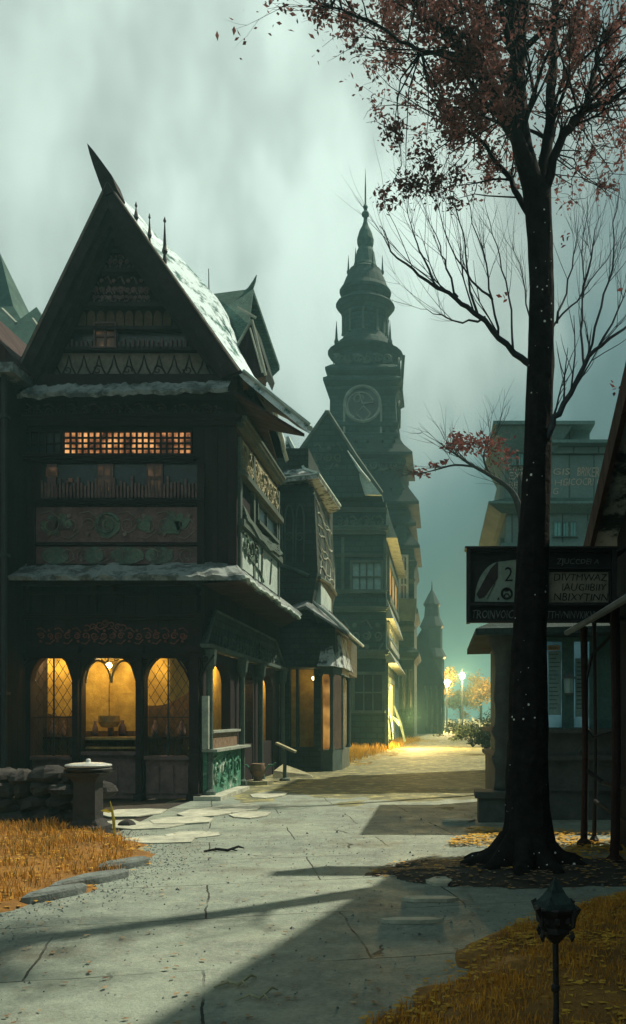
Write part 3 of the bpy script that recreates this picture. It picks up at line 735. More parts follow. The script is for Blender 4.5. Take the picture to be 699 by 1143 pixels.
# --- ground floor side: shop front with counter
FSg = side(XRg); y1 = 25.55
sd = MB(); sb = [(17.75,19.6), (20.9,22.0), (22.7,24.6)]
ed = [YA+.001, 20.2, 22.3, 25.55]
for (b0, b1), e0, e1 in zip(sb, ed, ed[1:]):
    spandrel(sd, FSg, e0+.001, e1-.001, b0, b1, 2.3, 2.72, 2.9, -.2, 0)
    sd.fbox(FSg, e0+.001, b0, 0, 2.299, -.2, 0); sd.fbox(FSg, b1, e1-.001, 0, 2.299, -.2, 0)
    sd.fbox(FSg, b0+.001, b1-.001, 0, .95, -.18, -.02)
part('arcade', sd, M['dark_wood'], HA)
sp_ = MB(); 
sp_.fprism(FSg, [(YA-.05, 3.0), (26.0, 3.0), (24.4, 3.66), (17.9, 3.72)], .001, .06); part('signboard', sp_, M['stone_dark'], HA)
sp_ = MB(); sp_.fbox(FSg, YA-.1, 26.0, 2.92, 2.999, 0, .2)
sp_.tube([FSg.p(26.0, 3.0, .1), FSg.p(24.4, 3.68, .1)], .04, 5); sp_.tube([FSg.p(YA, 3.0, .1), FSg.p(17.9, 3.72, .1), FSg.p(24.4, 3.68, .1)], .035, 5)
for k in range(24):
    yy = 18 + k*.27; sp_.tube([FSg.p(yy, 3.04, .08), FSg.p(yy+.1, 3.3+.15*R(), .08)], .022, 4)
scrollband(sp_, FSg, 18.6, 25.2, 3.04, 3.3, .08, 18, .022)
part('signboard_carving', sp_, M['trim_stone'], HA)
cp = MB()
for yy in (17.35, 20.2, 22.3, 25.4):
    cp.lathe(XRg+.12, yy, [(.12,0),(.12,.15),(.07,.2),(.065,2.5),(.12,2.6),(.15,2.9)], 10)
part('column', cp, M['trim_stone'], HA)
cp = MB().box(XRg+.001, XRg+.30, 17.22, 20.3, .92, .97); cp.box(XRg+.001, XRg+.16, 17.5, 19.9, 1.28, 1.33)
part('counter_shelf', cp, M['trim_pale'], HA)
cp = MB().box(XRg+.001, XRg+.10, 17.5, 19.8, .975, 1.275); part('counter_panel', cp, M['wood_tan'], HA)
cp = MB().box(XRg+.001, XRg+.16, 17.3, 19.9, .09, .915); scrollband(cp, Frame((XRg+.16,0,0),(0,1,0),(1,0,0)), 17.4, 19.7, .2, .85, .02, 4, .03)
part('counter_base', cp, M['copper_panel'], HA)
cp = MB().box(XRg-.1, XRg+.42, 17.0, 19.6, 0, .085); part('step', cp, M['flag_pale'], HA)
cp = MB().box(XRg+.02, XRg+.14, 17.16, 17.27, .98, 2.0); part('corner_post', cp, M['trim_pale'], HA)
wr = MB()
for k in range(16): 
    yy = U(17.9, 19.5); wr.lathe(XRg-.25+U(-.1,.1), yy, [(.04,1.0),(.07,1.05),(.05,1.12),(.0,1.15)], 7)
wr.box(XRg-.42, XRg-.04, 17.8, 19.55, .955, .99)
solo('pottery', wr, M['amber_plaster'], 'row of small glowing pots on the shop counter inside the side arch', 'pottery', (XRg-.25, 18.7, .95), kind='stuff')
# --- gable
gb = MB(); apx, apz = a(124, 214)
gl0 = a(30, 428); gr0 = a(262, 424)
gb.fprism(FA, [(gl0[0], gl0[1]), (apx, apz), (gr0[0], gr0[1])], -.5, -.05)
part('gable_wall', gb, M['wall_boards'], HA)
gc = MB()
def span(py, ins=10):                                               # inner width of the gable at a height
    t = (py-214)/(428-214); return ax(124-(124-30)*t+ins), ax(124+(262-124)*t-ins)
def beam_at(py, h, d=.1):
    u0, u1 = span(py); gc.fbox(FA, u0, u1, az(py+h/2), az(py-h/2), -.05, d)
for py, h in ((279,4), (304,5), (342,5), (368,4), (391,4)): beam_at(py, h)
part('beam', gc, M['barge'], HA)
gc = MB()
u0, u1 = span(278, 6)
for k in range(-9, 10):                                               # lattice in the tip
    for s in (-1, 1):
        pts = []
        for i in range(9):
            py = 276-i*7; l, r_ = span(py, 9); u = ax(124) + .1*k + s*(276-py)*.0085
            if l < u < r_: pts.append(FA.p(u, az(py), -.02))
        if len(pts) > 1: gc.tube(pts, .018, 4)
l, r_ = span(292, 16); scrollband(gc, FA, l, r_, az(301), az(283), -.01, 8, .022)
l, r_ = span(322, 26); scrollband(gc, FA, l, r_, az(339), az(307), -.01, 9, .025); scrollband(gc, FA, l, r_, az(339), az(324), 0, 14, .017)
part('scroll_carving', gc, M['carve'], HA)
gc = MB(); l, r_ = span(356, 24)
for i in range(10):
    u = l + (r_-l)*(i+.1)/10; uv = [(u, az(366))] + arch_uv(u, u+(r_-l)*.085, az(354), az(346), 6) + [(u+(r_-l)*.085, az(366))]
    gc.fprism(FA, uv, -.049, -.01)
part('arched_panel', gc, M['dim_panel'], HA)
gc = MB(); l, r_ = span(380, 24)
gc.fbox(FA, l, r_, az(389), az(371), -.049, -.042)
part('gable_opening', gc, M['pane_dark'], HA)
window(HA, FA, ax(106), ax(131), az(389), az(361), 2, 2, M['dim_glow'], M['carve'], .03, .08, .04)
gc = MB()
for i in range(26):
    u = l + (r_-l)*i/25
    if not ax(103) < u < ax(133): gc.fbox(FA, u-.02, u+.02, az(389), az(379+U(-2,3)), -.04, 0)
part('baluster', gc, M['carve'], HA)
gc = MB(); l, r_ = span(410, 14); l2, r2 = span(394, 12)
gc.fprism(FA, [(l-.15, az(423)), (r_+.12, az(423)), (r2, az(394)), (l2, az(394))], -.049, -.005)
part('carved_band', gc, M['carve_grey'], HA)
gc = MB()
for i in range(11):
    u = l + (r_-l)*(i+.5)/11; d = (r_-l)/22
    gc.tube([FA.p(u-d, az(420), .0), FA.p(u-d*.3, az(408), .0), FA.p(u, az(397), .0), FA.p(u+d*.4, az(410), 0), FA.p(u+d, az(419), .0)], .016, 4)
    if i % 2: gc.spiral(FA, u-d*.2, az(413), .09, .0, 1.2, R()*6, 1, .014)
part('band_carving', gc, M['barge'], HA)
# bargeboards in three stepped layers, and the horn
for k, (off, w0, w1, wd) in enumerate(((0, .42, .52, 15), (9, .3, .42, 15), (18, .1, .3, 12))):
    b = MB(); Yb = YA-.3
    def q(px, py): return ((px-490)*Yb/1000, EYE+(800-py)*Yb/1000)
    Fb = front(Yb); w1b = w1-.35; w0b = w0-.35
    b.fprism(Fb, [q(12+off*.9, 437), q(12+off*.9+wd, 440), q(124, 214+off*1.7+wd*1.6), q(123, 207+off*1.7)], w0b, w1b)
    b.fprism(Fb, [q(124.2, 214+off*1.7+wd*1.6), q(270-off*.8-wd, 424), q(272-off*.8, 418), q(123.2, 207+off*1.7)], w0b, w1b)
    part('bargeboard', b, M['barge'], HA)
bt_ = MB(); Yb = YA-.3
for off in (1, 11, 21):
    for a_, b_ in (((12+off*.9+2, 437), (123.5, 209+off*1.7)), ((124.5, 209+off*1.7), (270-off*.8, 418))):
        p_, q_ = P(*a_, Yb), P(*b_, Yb); dy_ = Vector((0, {1:-.18,11:-.08,21:.04}[off], 0)); bt_.tube([p_+dy_, q_+dy_], .022, 5)
part('bargeboard_moulding', bt_, M['carve_grey'], HA, tol=.1)
hn = MB(); Yb = YA-.3; rings = []
for px, py, wd in ((98,161,.6), (105,174,5), (113,189,9), (122,206,14), (128,222,14)):
    c = P(px, py, Yb); h = wd*Yb/2000
    rings.append([(c.x-h, Yb-.2*min(1,wd/9), c.z-h*.5), (c.x+h, Yb-.2*min(1,wd/9), c.z+h*.5), (c.x+h, Yb+.25*min(1,wd/9), c.z+h*.5), (c.x-h, Yb+.25*min(1,wd/9), c.z-h*.5)])
hn.loft(rings); part('ridge_horn', hn, M['barge'], HA)
# main roof, lofted from the front verge to a fuller section behind, with a wing-like right eave
def sec(Y, pts): return [P(px, py, Y) for px, py in pts]
s0 = sec(16.95, [(8,441), (66,320), (122,205), (150,252), (190,312), (230,365), (272,416), (308,446), (346,476)])
s1 = [Vector((p.x, 18.2, p.z)) for p in sec(18.2, [(30,462), (92,330), (152,236), (178,266), (206,292), (243,333), (262,378), (284,428), (304,452)])]
s2 = [Vector((p.x + (.0 if i < 8 else -.35), 21.9, p.z)) for i, p in enumerate(s1)]
rf = MB()
def sub(r, k=3):
    out = []
    for p, q_ in zip(r, r[1:]):
        for i in range(k): out.append(p.lerp(q_, i/k))
    return out + [r[-1]]
S = [sub(s) for s in (s0, s1, s2)]
rows = [S[0]] + [[x.lerp(y, t)+Vector((U(-.015,.015), 0, U(-.03,.03))) for x, y in zip(S[0], S[1])] for t in (.3, .6)] + [S[1]] + [[x.lerp(y, t)+Vector((U(-.015,.015), 0, U(-.03,.03))) for x, y in zip(S[1], S[2])] for t in (.2,.4,.6,.8)] + [S[2]]
inn = [[p + Vector((0, 0, -.14)) for p in r] for r in rows]
rf.loft(rows, closed=False); rf.loft(inn, closed=False)
for A_, B_ in zip(rows[0:1]+rows[-1:], inn[0:1]+inn[-1:]):
    rf.loft([A_, B_], closed=False)
rf.loft([[r[-1] for r in rows], [r[-1] for r in inn]], closed=False); rf.loft([[r[0] for r in rows], [r[0] for r in inn]], closed=False)
rfo = part('roof', rf, M['roof_white'], HA)
bk = MB(); bk.add(S[2], [tuple(range(len(S[2])))]); part('rear_gable', bk, M['wall_boards'], HA)
ev = MB().tube([r[-1]+Vector((.01,0,-.04)) for r in rows], .055, 6); ev.tube([p+Vector((0,-.03,.03)) for p in S[0][18:]], .035, 5); part('eave_edge', ev, M['plaster_pale'], HA)  # pale snow strips with the sunlit roof edge put into their colour
sf = MB()                                                            # dark soffit boards under the right eave
sf.hexa([(XRu+.0,16.9,az(446)), P(340,478,16.96)-Vector((0,0,.16)), Vector((-3.55,18.6,7.55)), (XRu,21.5,az(446)), (XRu,16.9,az(446)+.06), P(340,478,16.96)-Vector((0,0,.1)), Vector((-3.55,18.6,7.61)), (XRu,21.5,az(446)+.06)])
part('soffit', sf, M['red_wood'], HA)
vg = MB()                                                            # skirt roof across the foot of the gable
n = 40; tp = []; lw = []
for i in range(n+1):
    t_ = i/n; tp.append((ax(50)+(ax(262)-ax(50))*t_, YA-.02, az(421 - 3*t_ + U(-1.2,1.2)))); lw.append((ax(34)+(ax(262)-ax(34))*t_, 16.62+U(-.04,.04), EYE+(800-(440-7*t_+U(-2,2)))*.01662))
vg.loft([tp, lw, [(p[0], p[1]+.02, p[2]-.07) for p in lw], [(p[0], YA-.02, p[2]-.3) for p in tp]], closed=False)
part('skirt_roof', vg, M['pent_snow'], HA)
dk = MB(); dk.fbox(FA, XL, XRu, az(447), az(424), -.02, .3); part('eave_beam', dk, M['dark_wood'], HA)
fn = MB()                                                            # finials on the right verge
for px, pt, pb_, r in ((152,225,252,2.2), (167,238,272,2), (184,242,290,2.6)):
    c = P(px, pb_, 17.3); zt = P(px, pt, 17.3).z; r_ = r*.0173
    fn.lathe(c.x, 17.3, [(r_*.7,c.z-.3),(r_,c.z),(r_*.6,c.z+.1),(r_*1.3,c.z+.16),(r_*.8,c.z+.25),(r_*.25,zt-.12),(r_*.7,zt-.08),(.004,zt)], 8)
part('finial', fn, M['black_iron'], HA)
ms = MB(); c = P(234, 330, 18.4); ms.tube([c-Vector((0,0,.5)), P(233,300,18.4)], [.02,.008], 5); part('lightning_rod', ms, M['black_iron'], HA)
# dormer
dm = MB(); Yd = 18.9
def dq(px, py, Y=Yd): return P(px, py, Y)
rdg0, rdg1 = dq(238,328,19.8), dq(283,322,19.8)
el0, el1 = dq(254,398,18.7), dq(278,362,18.7)
er0, er1 = Vector((el0.x,20.9,el0.z)), Vector((el1.x+.25,20.9,el1.z))
for A_, B_, C_, D_ in ((rdg0, rdg1, el1, el0), (rdg0, rdg1, er1, er0)):
    dm.hexa([A_, B_, C_, D_, A_-Vector((0,0,.1)), B_-Vector((0,0,.1)), C_-Vector((0,0,.1)), D_-Vector((0,0,.1))])
dmo = part('dormer', dm, M['copper'], HA)
d2 = MB(); p0 = dq(284,325,19.8); rings = []
for px, py, r in ((274,328,3), (280,322,2.4), (284,314,1.4), (286.5,307,.3)):
    c = dq(px, py, 19.8); r *= .0198; rings.append([c+Vector((-r,-r,0)), c+Vector((r,-r,0)), c+Vector((r,r,0)), c+Vector((-r,r,0))])
d2.loft(rings); part('ridge_horn', d2, M['copper'], dmo)
d3 = MB()
tipf, fl0, fr0 = dq(281,357,18.2), dq(262,392,18.2), dq(297,420,18.5)
d3.prism([tipf, fl0, dq(270,425,18.2), fr0], (-.1,.55,0)); part('gablet', d3, M['wall_boards'], dmo)
d4 = MB(); d4.tube([dq(265,343,18.1), tipf+Vector((.1,-.05,.02))], .03, 5); d4.tube([tipf, fr0+Vector((0,-.05,0))], .035, 5); d4.tube([dq(279,366,18.1), dq(288,398,18.1), dq(293,416,18.2)], .02, 5); d4.tube([tipf, fl0+Vector((0,-.05,-.02))], .03, 5)
part('gablet_trim', d4, M['trim_pale'], dmo)
d5 = MB().prism([dq(283,360,18.8), dq(299,412,18.8), dq(296,421,18.8), dq(282,380,18.8)], (0,.8,0)); part('shingle_cheek', d5, M['slate'], dmo)

# lamps hanging in the arcade
def lamp_light(o, loc, power, color=(1,.68,.24), r=.06):
    li = bpy.data.lights.new('lamp_light', 'POINT'); li.energy = power; li.color = color; li.shadow_soft_size = r
    lo = bpy.data.objects.new('lamp_light', li); col.objects.link(lo); lo.location = Vector(loc) - base_of(o); lo.parent = o
def hang_lamp(x, y, z, label, power, bowl=False, chain=.05):
    t = thing('hanging_lamp', label, 'lamp', (x, y, z), 'lamps hung in the arcades')
    rd = MB().tube([(x,y,z+.05), (x,y,z+chain)], .01, 5); rd.lathe(x, y, [(.0,z+.055),(.05,z+.05),(.02,z+.045)], 8); part('rod', rd, M['warm_brass'], t)
    g = MB().lathe(x, y, [(.0,z-.06),(.04,z-.045),(.06,z),(.04,z+.045),(.0,z+.06)], 10); part('globe', g, M['lamp_glow'], t, smooth=True)
    if bowl:
        b = MB().tube([(x,y,z-.06), (x,y,z-1.05)], .014, 5); b.lathe(x, y, [(.03,z-1.02),(.20,z-1.0),(.21,z-1.12),(.16,z-1.22),(.03,z-1.24)], 14); part('bowl', b, M['warm_brass'], t)
    lamp_light(t, (x, y-.09, z) if label.find('side arch') < 0 else (x+.09, y, z), power)
    return t
zc = az(725)
hang_lamp(P(57,0,YA+.7).x, YA+.70, 2.83, 'small lamp hidden behind the crown of the first front arch', 34)
hang_lamp(P(121,0,YA+.55).x, YA+.60, 2.62, 'brass lamp on a long rod with bowl in the middle front arch', 38, True)
hang_lamp(P(187,0,YA+.7).x, YA+.70, 2.83, 'small lamp behind the crown of the front arch nearest the corner', 24)
hang_lamp(XRg-.70, 21.7, 2.82, 'small lamp inside the side arch above the shop counter', 40)
hang_lamp(XRg-.5, 24.7, 2.82, 'small lamp inside the far side arch of the gabled house', 30)

# left neighbours
HN = thing('narrow_house', 'dark narrow house at the picture edge with reddish gable', 'house', (-9.8, 16.5, 0))
part('wall', MB().box(-12, -7.93, 16.3, 22, 0, EYE+(800-412)*.0163), M['wall_boards'], HN)
g_ = MB().prism([P(-75,290,16.2)*1, P(22,408,16.2), P(-172,408,16.2)], (0,5,0)); part('roof', g_, M['red_wood'], HN)
part('eave', MB().box(-12.2, P(16,0,16.1).x, 16.05, 22, P(0,416,16.1).z, P(0,405,16.1).z), M['pent_snow'], HN)
pp = MB().tube([(-7.86,16.2,0), (-7.86,16.2,7.8)], .05, 8); 
for z in (2, 4.5, 7): pp.box(-7.93,-7.79,16.13,16.3,z,z+.05)
part('drainpipe', pp, M['black_iron'], HN)
HS = thing('spired_house', 'teal house with two pointed spires behind the dark gable', 'house', (-19, 42, 0))
s_ = MB(); c = P(30, 0, 41).x; s_.square(c, 42, [(1.6, 0), (1.6, P(0,405,41).z), (1.9, P(0,400,41).z), (.9, P(0,365,41).z), (.02, P(0,332,41).z)]); part('spire', s_, M['copper'], HS)
s_ = MB(); c = P(-12, 0, 43).x; s_.square(c, 44, [(2.4, 0), (2.4, P(0,400,43).z), (2.6, P(0,385,43).z), (1.3, P(0,345,43).z), (.02, P(0,270,43).z)]); part('spire', s_, M['copper'], HS)
part('wall', MB().box(-23, -17.6, 41, 48, 0, 17), M['stone_teal'], HS)
tr_ = MB()
for (x0,y0_,x1,y1_) in ((2,345,18,361),(36,356,43,366)): tr_.tube([P(x0,y0_,40.2), P(x1,y1_,40.2)], .09, 5)
part('eave_trim', tr_, M['trim_pale'], HS)

# ================================================================== TURRET SHOP (B)
YB = 26.0; HB = thing('turret_shop', 'grey stone shop with rounded bay and pale flared eaves', 'shop', (-4.5, 29, 0))
def b(px, py, Y=YB): return P(px, py, Y)
XB0, XB1 = -6.0, -3.77
w = MB(); w.box(XB0, XB1-.02, YB+.02, 32, b(0,690).z, b(0,500).z)
w.box(XB0, -3.32, YB+1.2, 33, 0, b(0,676).z); w.box(-6,-3.02, YB+.1, 33, b(0,745).z, b(0,700).z)
part('wall', w, M['stone_dark'], HB)
FB = front(YB+.02); FBs = side(XB1-.02)
bay = MB()
bay.hexa([(XB0,YB-.10,b(0,690).z),(XB1+.02,YB-.10,b(0,690).z),(XB1+.02,30,b(0,690).z),(XB0,30,b(0,690).z),(XB0,YB-.34,b(0,640).z),(XB1+.30,YB-.34,b(0,640).z),(XB1+.30,30.2,b(0,640).z),(XB0,30.2,b(0,640).z)])
bay.hexa([(XB0,YB-.34,b(0,640).z+.001),(XB1+.30,YB-.34,b(0,640).z+.001),(XB1+.30,30.2,b(0,640).z+.001),(XB0,30.2,b(0,640).z+.001),(XB0,YB-.16,b(0,545).z),(XB1+.16,YB-.16,b(0,545).z),(XB1+.16,30.2,b(0,545).z),(XB0,30.2,b(0,545).z)])
part('bay', bay, M['stone_dark'], HB)
bt = MB(); FBf = front(YB-.30); FBr = side(XB1+.27)
def zb(py): return b(0, py).z
for k in range(3):                                                    # arched relief panels on the front of the bay
    u0 = b(308+k*12,0).x; u1 = b(317+k*12,0).x
    bt.tube([FBf.p(u0, zb(630), 0)] + [FBf.p(u, v_, -.04) for u, v_ in arch_uv(u0, u1, zb(585), zb(566), 8)] + [FBf.p(u1, zb(630), 0)], .03, 5)
    bt.spiral(FBf, (u0+u1)/2, zb(602), .13, 0, 1.5, R()*6, 1, .03)
bt.tube([FBf.p(b(300,0).x, zb(628), .05), FBf.p(b(325,0).x, zb(636), .06), FBf.p(b(347,0).x, zb(645), .08)], .06, 6)
bt.tube([FBr.p(25.8, zb(646), .06), FBr.p(28, zb(640), .07), FBr.p(30, zb(643), .05)], .06, 6)
part('bay_relief', bt, M['trim_stone'], HB)
bt = MB()                                                             # sweeping ribs like a ladder on the street side
for k in range(4):
    y_ = 26.2+k*1.15; bt.tube([FBr.p(y_+.5*math.sin(i*.5), zb(640)+(zb(552)-zb(640))*i/8, .02-.015*i) for i in range(9)], .035, 5)
for k in range(8):
    v_ = zb(632)+k*.27; bt.tube([FBr.p(26.2+.5*i, v_+.10*math.sin(i*1.3+k)-.05*i*(k%2), .03-.015*k) for i in range(8)], .024, 5)
part('bay_ribs', bt, M['trim_pale'], HB)
pl = MB()
pl.prism([(XB1+.30,YB+.35,b(0,672).z), (XB1+.30,YB+.35,b(0,648).z), (XB1+.24,29.4,b(0,652).z), (XB1+.24,29.4,b(0,684).z)], (-.25,0,0))
pl.prism([(XB1+.36,YB+.2,b(0,686).z), (XB1+.36,YB+.2,b(0,676).z), (XB1+.28,29.4,b(0,688).z), (XB1+.28,29.4,b(0,704).z)], (-.25,0,0))
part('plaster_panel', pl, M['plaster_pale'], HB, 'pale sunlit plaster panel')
rb = MB()                                                             # flared upper roof
r0 = [Vector((-6.2,25.6,b(0,545).z)), Vector((-3.45,25.6,b(0,533).z)), Vector((-3.25,29.5,b(0,533).z)), Vector((-6.2,33,b(0,545).z))]
r1 = [Vector((-6.0,26.0,b(0,528).z)), Vector((-3.9,26.0,b(0,524).z)), Vector((-3.8,31.5,b(0,524).z)), Vector((-6.0,32,b(0,528).z))]
r2 = [Vector((-5.9,26.8,b(0,480).z)), Vector((-4.55,26.8,b(0,478).z)), Vector((-4.55,31,b(0,478).z)), Vector((-5.9,31,b(0,480).z))]
rb.loft([[p-Vector((0,0,.12)) for p in r0], r0, r1, r2]); part('roof', rb, M['slate_snow'], HB)
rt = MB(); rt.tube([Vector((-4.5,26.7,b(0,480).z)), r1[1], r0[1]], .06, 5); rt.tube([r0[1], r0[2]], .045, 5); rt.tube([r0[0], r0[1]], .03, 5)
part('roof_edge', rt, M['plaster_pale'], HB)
pb2 = MB()                                                            # lower pent with drooping corner
e0 = [Vector((-6.2,25.4,b(0,705).z)), Vector((-3.75,25.2,b(0,680).z)), Vector((-2.62,25.9,b(0,707).z)), Vector((-2.62,31,b(0,706).z))]
i0 = [Vector((-6.0,26.2,b(0,688).z)), Vector((-3.8,26.1,b(0,667).z)), Vector((-3.45,26.6,b(0,672).z)), Vector((-3.45,31,b(0,672).z))]
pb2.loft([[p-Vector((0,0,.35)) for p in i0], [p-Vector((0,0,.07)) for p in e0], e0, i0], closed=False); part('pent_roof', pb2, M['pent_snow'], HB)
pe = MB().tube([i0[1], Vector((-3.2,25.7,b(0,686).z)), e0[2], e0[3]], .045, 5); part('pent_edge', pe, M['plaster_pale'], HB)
af = MB(); FB2 = front(YB); 
xs = [b(318,0).x, b(358,0).x, b(380,0).x]
af.fbox(FB2, xs[0], xs[1], b(0,745).z, b(0,702).z, -.1, 0); scrollband(af, FB2, xs[0]+.1, xs[1]-.1, b(0,740).z, b(0,715).z, .03, 5, .025)
af.fbox(FB2, xs[0], xs[0]+.14, 0, b(0,746).z, -.3, 0); af.fbox(FB2, xs[1]-.2, xs[1], 0, b(0,746).z, -.3, 0); af.fbox(FB2, b(330,0).x, b(333,0).x, .7, b(0,746).z, -.25, -.05)
af.fbox(FB2, xs[0]+.141, xs[1]-.201, .0, .72, -.28, -.06)
part('shopfront', af, M['stone_dark'], HB)
oc = MB()                                                             # canted corner with bell roof
ring = [(xs[1],YB+.02), (xs[1]+.35,YB+.0), (-2.9,YB+.9), (-2.9,YB+3), (xs[1],YB+3)]
oc.loft([[(x,y,z) for x, y in ring] for z in (0, .62)]); oc.loft([[(x,y,z) for x, y in ring] for z in (b(0,752).z, b(0,735).z)])
for x, y in ring[:4]: oc.lathe(x-.03, y+.05, [(.09,.62),(.06,.75),(.06,b(0,752).z-.1),(.1,b(0,752).z)], 8)
part('corner_bay', oc, M['trim_stone'], HB)
br_ = MB(); cx, cy = -3.2, YB+1.3
br_.loft([[(cx+(x-cx)*k, cy+(y-cy)*k, z) for x, y in ring] for k, z in ((1.28,b(0,744).z), (1.15,b(0,738).z), (.95,b(0,722).z), (.8,b(0,706).z))]); part('bell_roof', br_, M['slate_snow'], HB)
gp = MB(); gp.prism([(xs[1]+.06,YB+.09,.65), (xs[1]+.06,YB+.09,b(0,752).z-.02), (xs[1]+.32,YB+.06,b(0,752).z-.02), (xs[1]+.32,YB+.06,.65)], (0,.02,0))
part('pane', gp, M['amber_glow'], HB)
gp = MB(); gp.prism([(xs[1]+.38,YB+.06,.65), (xs[1]+.38,YB+.06,b(0,752).z-.02), (-2.92,YB+.86,b(0,752).z-.02), (-2.92,YB+.86,.65)], (-.02,.02,0))
part('pane', gp, M['dim_panel'], HB)
nbk = MB().box(XB0+.2, -3.34, YB+1.15, YB+1.195, 0, b(0,745).z); part('niche_back', nbk, M['amber_plaster'], HB)
hang_lamp(b(346,0).x, YB+.8, 2.75, 'small dim lamp inside the grey turret shop', 5)

# ================================================================== GABLED TOWNHOUSE (C)
YC = 44.0; HC = thing('stone_townhouse', 'narrow grey stone townhouse with steep gable below the clock tower', 'house', (-4.5, 48, 0))
XC0, XC1 = -7.4, -2.6
def c_(px, py, Y=YC): return P(px, py, Y)
zc_ = lambda py: c_(0, py).z
part('wall', MB().box(XC0, XC1, YC, 58, 0, zc_(560)), M['stone_teal'], HC)
FC = front(YC); FCs = side(XC1)
rc = MB(); ap = c_(367, 463); 
prof = [(c_(300,560).x, zc_(560)), (ap.x, ap.z), (c_(398,512).x, zc_(512)), (c_(427,553).x, zc_(553)), (c_(427,557).x, zc_(557))]
rc.prism([(x, YC-.5, z) for x, z in prof], (0, 12, 0)); part('roof', rc, M['stone_teal'], HC)
re = MB(); re.tube([(ap.x, YC-.55, ap.z), (prof[2][0], YC-.55, prof[2][1]), (prof[3][0], YC-.55, prof[3][1])], .10, 5)
re.tube([(ap.x, YC-.55, ap.z), (prof[0][0], YC-.55, prof[0][1])], .10, 5)
part('roof_edge', re, M['trim_stone'], HC)
sn = MB().prism([c_(401,528,43.3), c_(402,535,43.3), c_(407,552,43.3), c_(426,552.5,43.3), c_(414,537,43.3), c_(406,530,43.3)], (0,.25,0)); sn.tube([c_(388,503,43.2), c_(402,525,43.2), c_(413,537,43.2)], [.02,.09,.05], 5)
part('snow_patch', sn, M['plaster_pale'], HC)
mo = MB()
for py, h, wd in ((597,.4,.35), (572,.2,.2), (663,.2,.22), (683,.25,.3), (735,.4,.4), (622,.15,.15)): moulding(mo, FC, XC0, XC1, zc_(py), h, wd)
for px in (378, 390, 432): mo.fbox(FC, c_(px-2,0).x, c_(px+2,0).x, 0, zc_(740), .001, .2)
for px in (383, 430): mo.fbox(FC, c_(px-1.6,0).x, c_(px+1.6,0).x, zc_(660), zc_(600), .001, .14)
part('moulding', mo, M['trim_stone'], HC)
cv = MB(); scrollband(cv, FC, c_(376,0).x, c_(428,0).x, zc_(593), zc_(576), .1, 7, .07); scrollband(cv, FC, c_(378,0).x, c_(428,0).x, zc_(730), zc_(690), .1, 4, .06)
scrollband(cv, front(YC-.5), c_(352,0).x, c_(384,0).x, zc_(530), zc_(498), .05, 3, .05)
part('scroll_carving', cv, M['trim_stone'], HC)
window(HC, FC, c_(391,0).x, c_(428,0).x, zc_(660), zc_(626), 4, 2, M['pane_teal'], M['trim_stone'], .12, .2, .07)
window(HC, FC, c_(393,0).x, c_(430,0).x, zc_(793), zc_(750), 3, 2, M['pane_dark'], M['trim_stone'], .14, .25, .06)
# side face towards the street, flared storeys
sv = MB()
for (pt, pb_, fl_) in ((570,600,.55), (668,690,.35), (722,740,.5)):
    sv.hexa([(XC1-.01,YC+.05,zc_(pb_)), (XC1+fl_,YC+.05,zc_(pb_)), (XC1+fl_,57,zc_(pb_)), (XC1-.01,57,zc_(pb_)), (XC1-.01,YC+.05,zc_(pt)), (XC1+.05,YC+.05,zc_(pt)), (XC1+.05,57,zc_(pt)), (XC1-.01,57,zc_(pt))])
part('flared_storey', sv, M['trim_pale'], HC)
window(HC, FCs, 45, 55, zc_(668)+.3, zc_(615), 3, 1, M['amber_glow'], M['trim_stone'], .3, .12, .15, label='tall side window with yellow light')
window(HC, FCs, 45, 55, zc_(720)+.3, zc_(692), 3, 2, M['pane_teal'], M['trim_pale'], .3, .12, .12)
window(HC, FCs, 45.2, 50.5, .7, 3.6, 1, 1, M['yellow_glow'], M['trim_stone'], .25, .12, .1, name='doorway', label='doorway full of yellow light')
lamp_light(HC, (XC1+1.3, 44.4, 1.7), 3000, (1,.68,.2), .2)
st_ = MB()
for (x0,y0_,x1,y1_,Y) in ((433,790,438,826,44.5),(440,788,452,828,47),(438,800,446,810,45.5)): st_.tube([P(x0,y0_,Y), P((x0+x1)/2+1,(y0_+y1_)/2,Y), P(x1,y1_,Y)], [.05,.09,.06], 5)
part('strut', st_, M['trim_stone'], HC)

# ================================================================== CLOCK TOWER (D)
YD = 61.1; HD = thing('clock_tower', 'tall dark clock tower with tiered roofs, dome and needle spire', 'tower', (-4.9, 63.4, 0))
k_ = .0634; cx, cy = (408-490)*.0634, 63.4
def dz(py): return EYE + (800-py)*k_
h_ = lambda px: px*k_
t = MB(); t.square(cx, cy, [(h_(56),0), (h_(56),dz(622))]); t.square(cx, cy, [(h_(49),dz(620)), (h_(48),dz(577))]); t.square(cx, cy, [(h_(44),dz(575)), (h_(43),dz(522))])
t.square(cx, cy, [(h_(36),dz(520)), (h_(35),dz(425))]); part('shaft', t, M['stone_teal'], HD)
t = MB()
for top_, bot, r0_, r1_ in ((497,522,37,54), (540,576,42,61), (578,598,48,58), (598,622,49,62)):
    t.square(cx, cy, [(h_(r0_*.8),dz(bot+4)), (h_(r1_),dz(bot+1)), (h_(r1_),dz(bot-2)), (h_(r0_+ (r1_-r0_)*.45),dz(bot-(bot-top_)*.5)), (h_(r0_),dz(top_))])
part('tier_roof', t, M['slate'], HD)
dmr = MB()
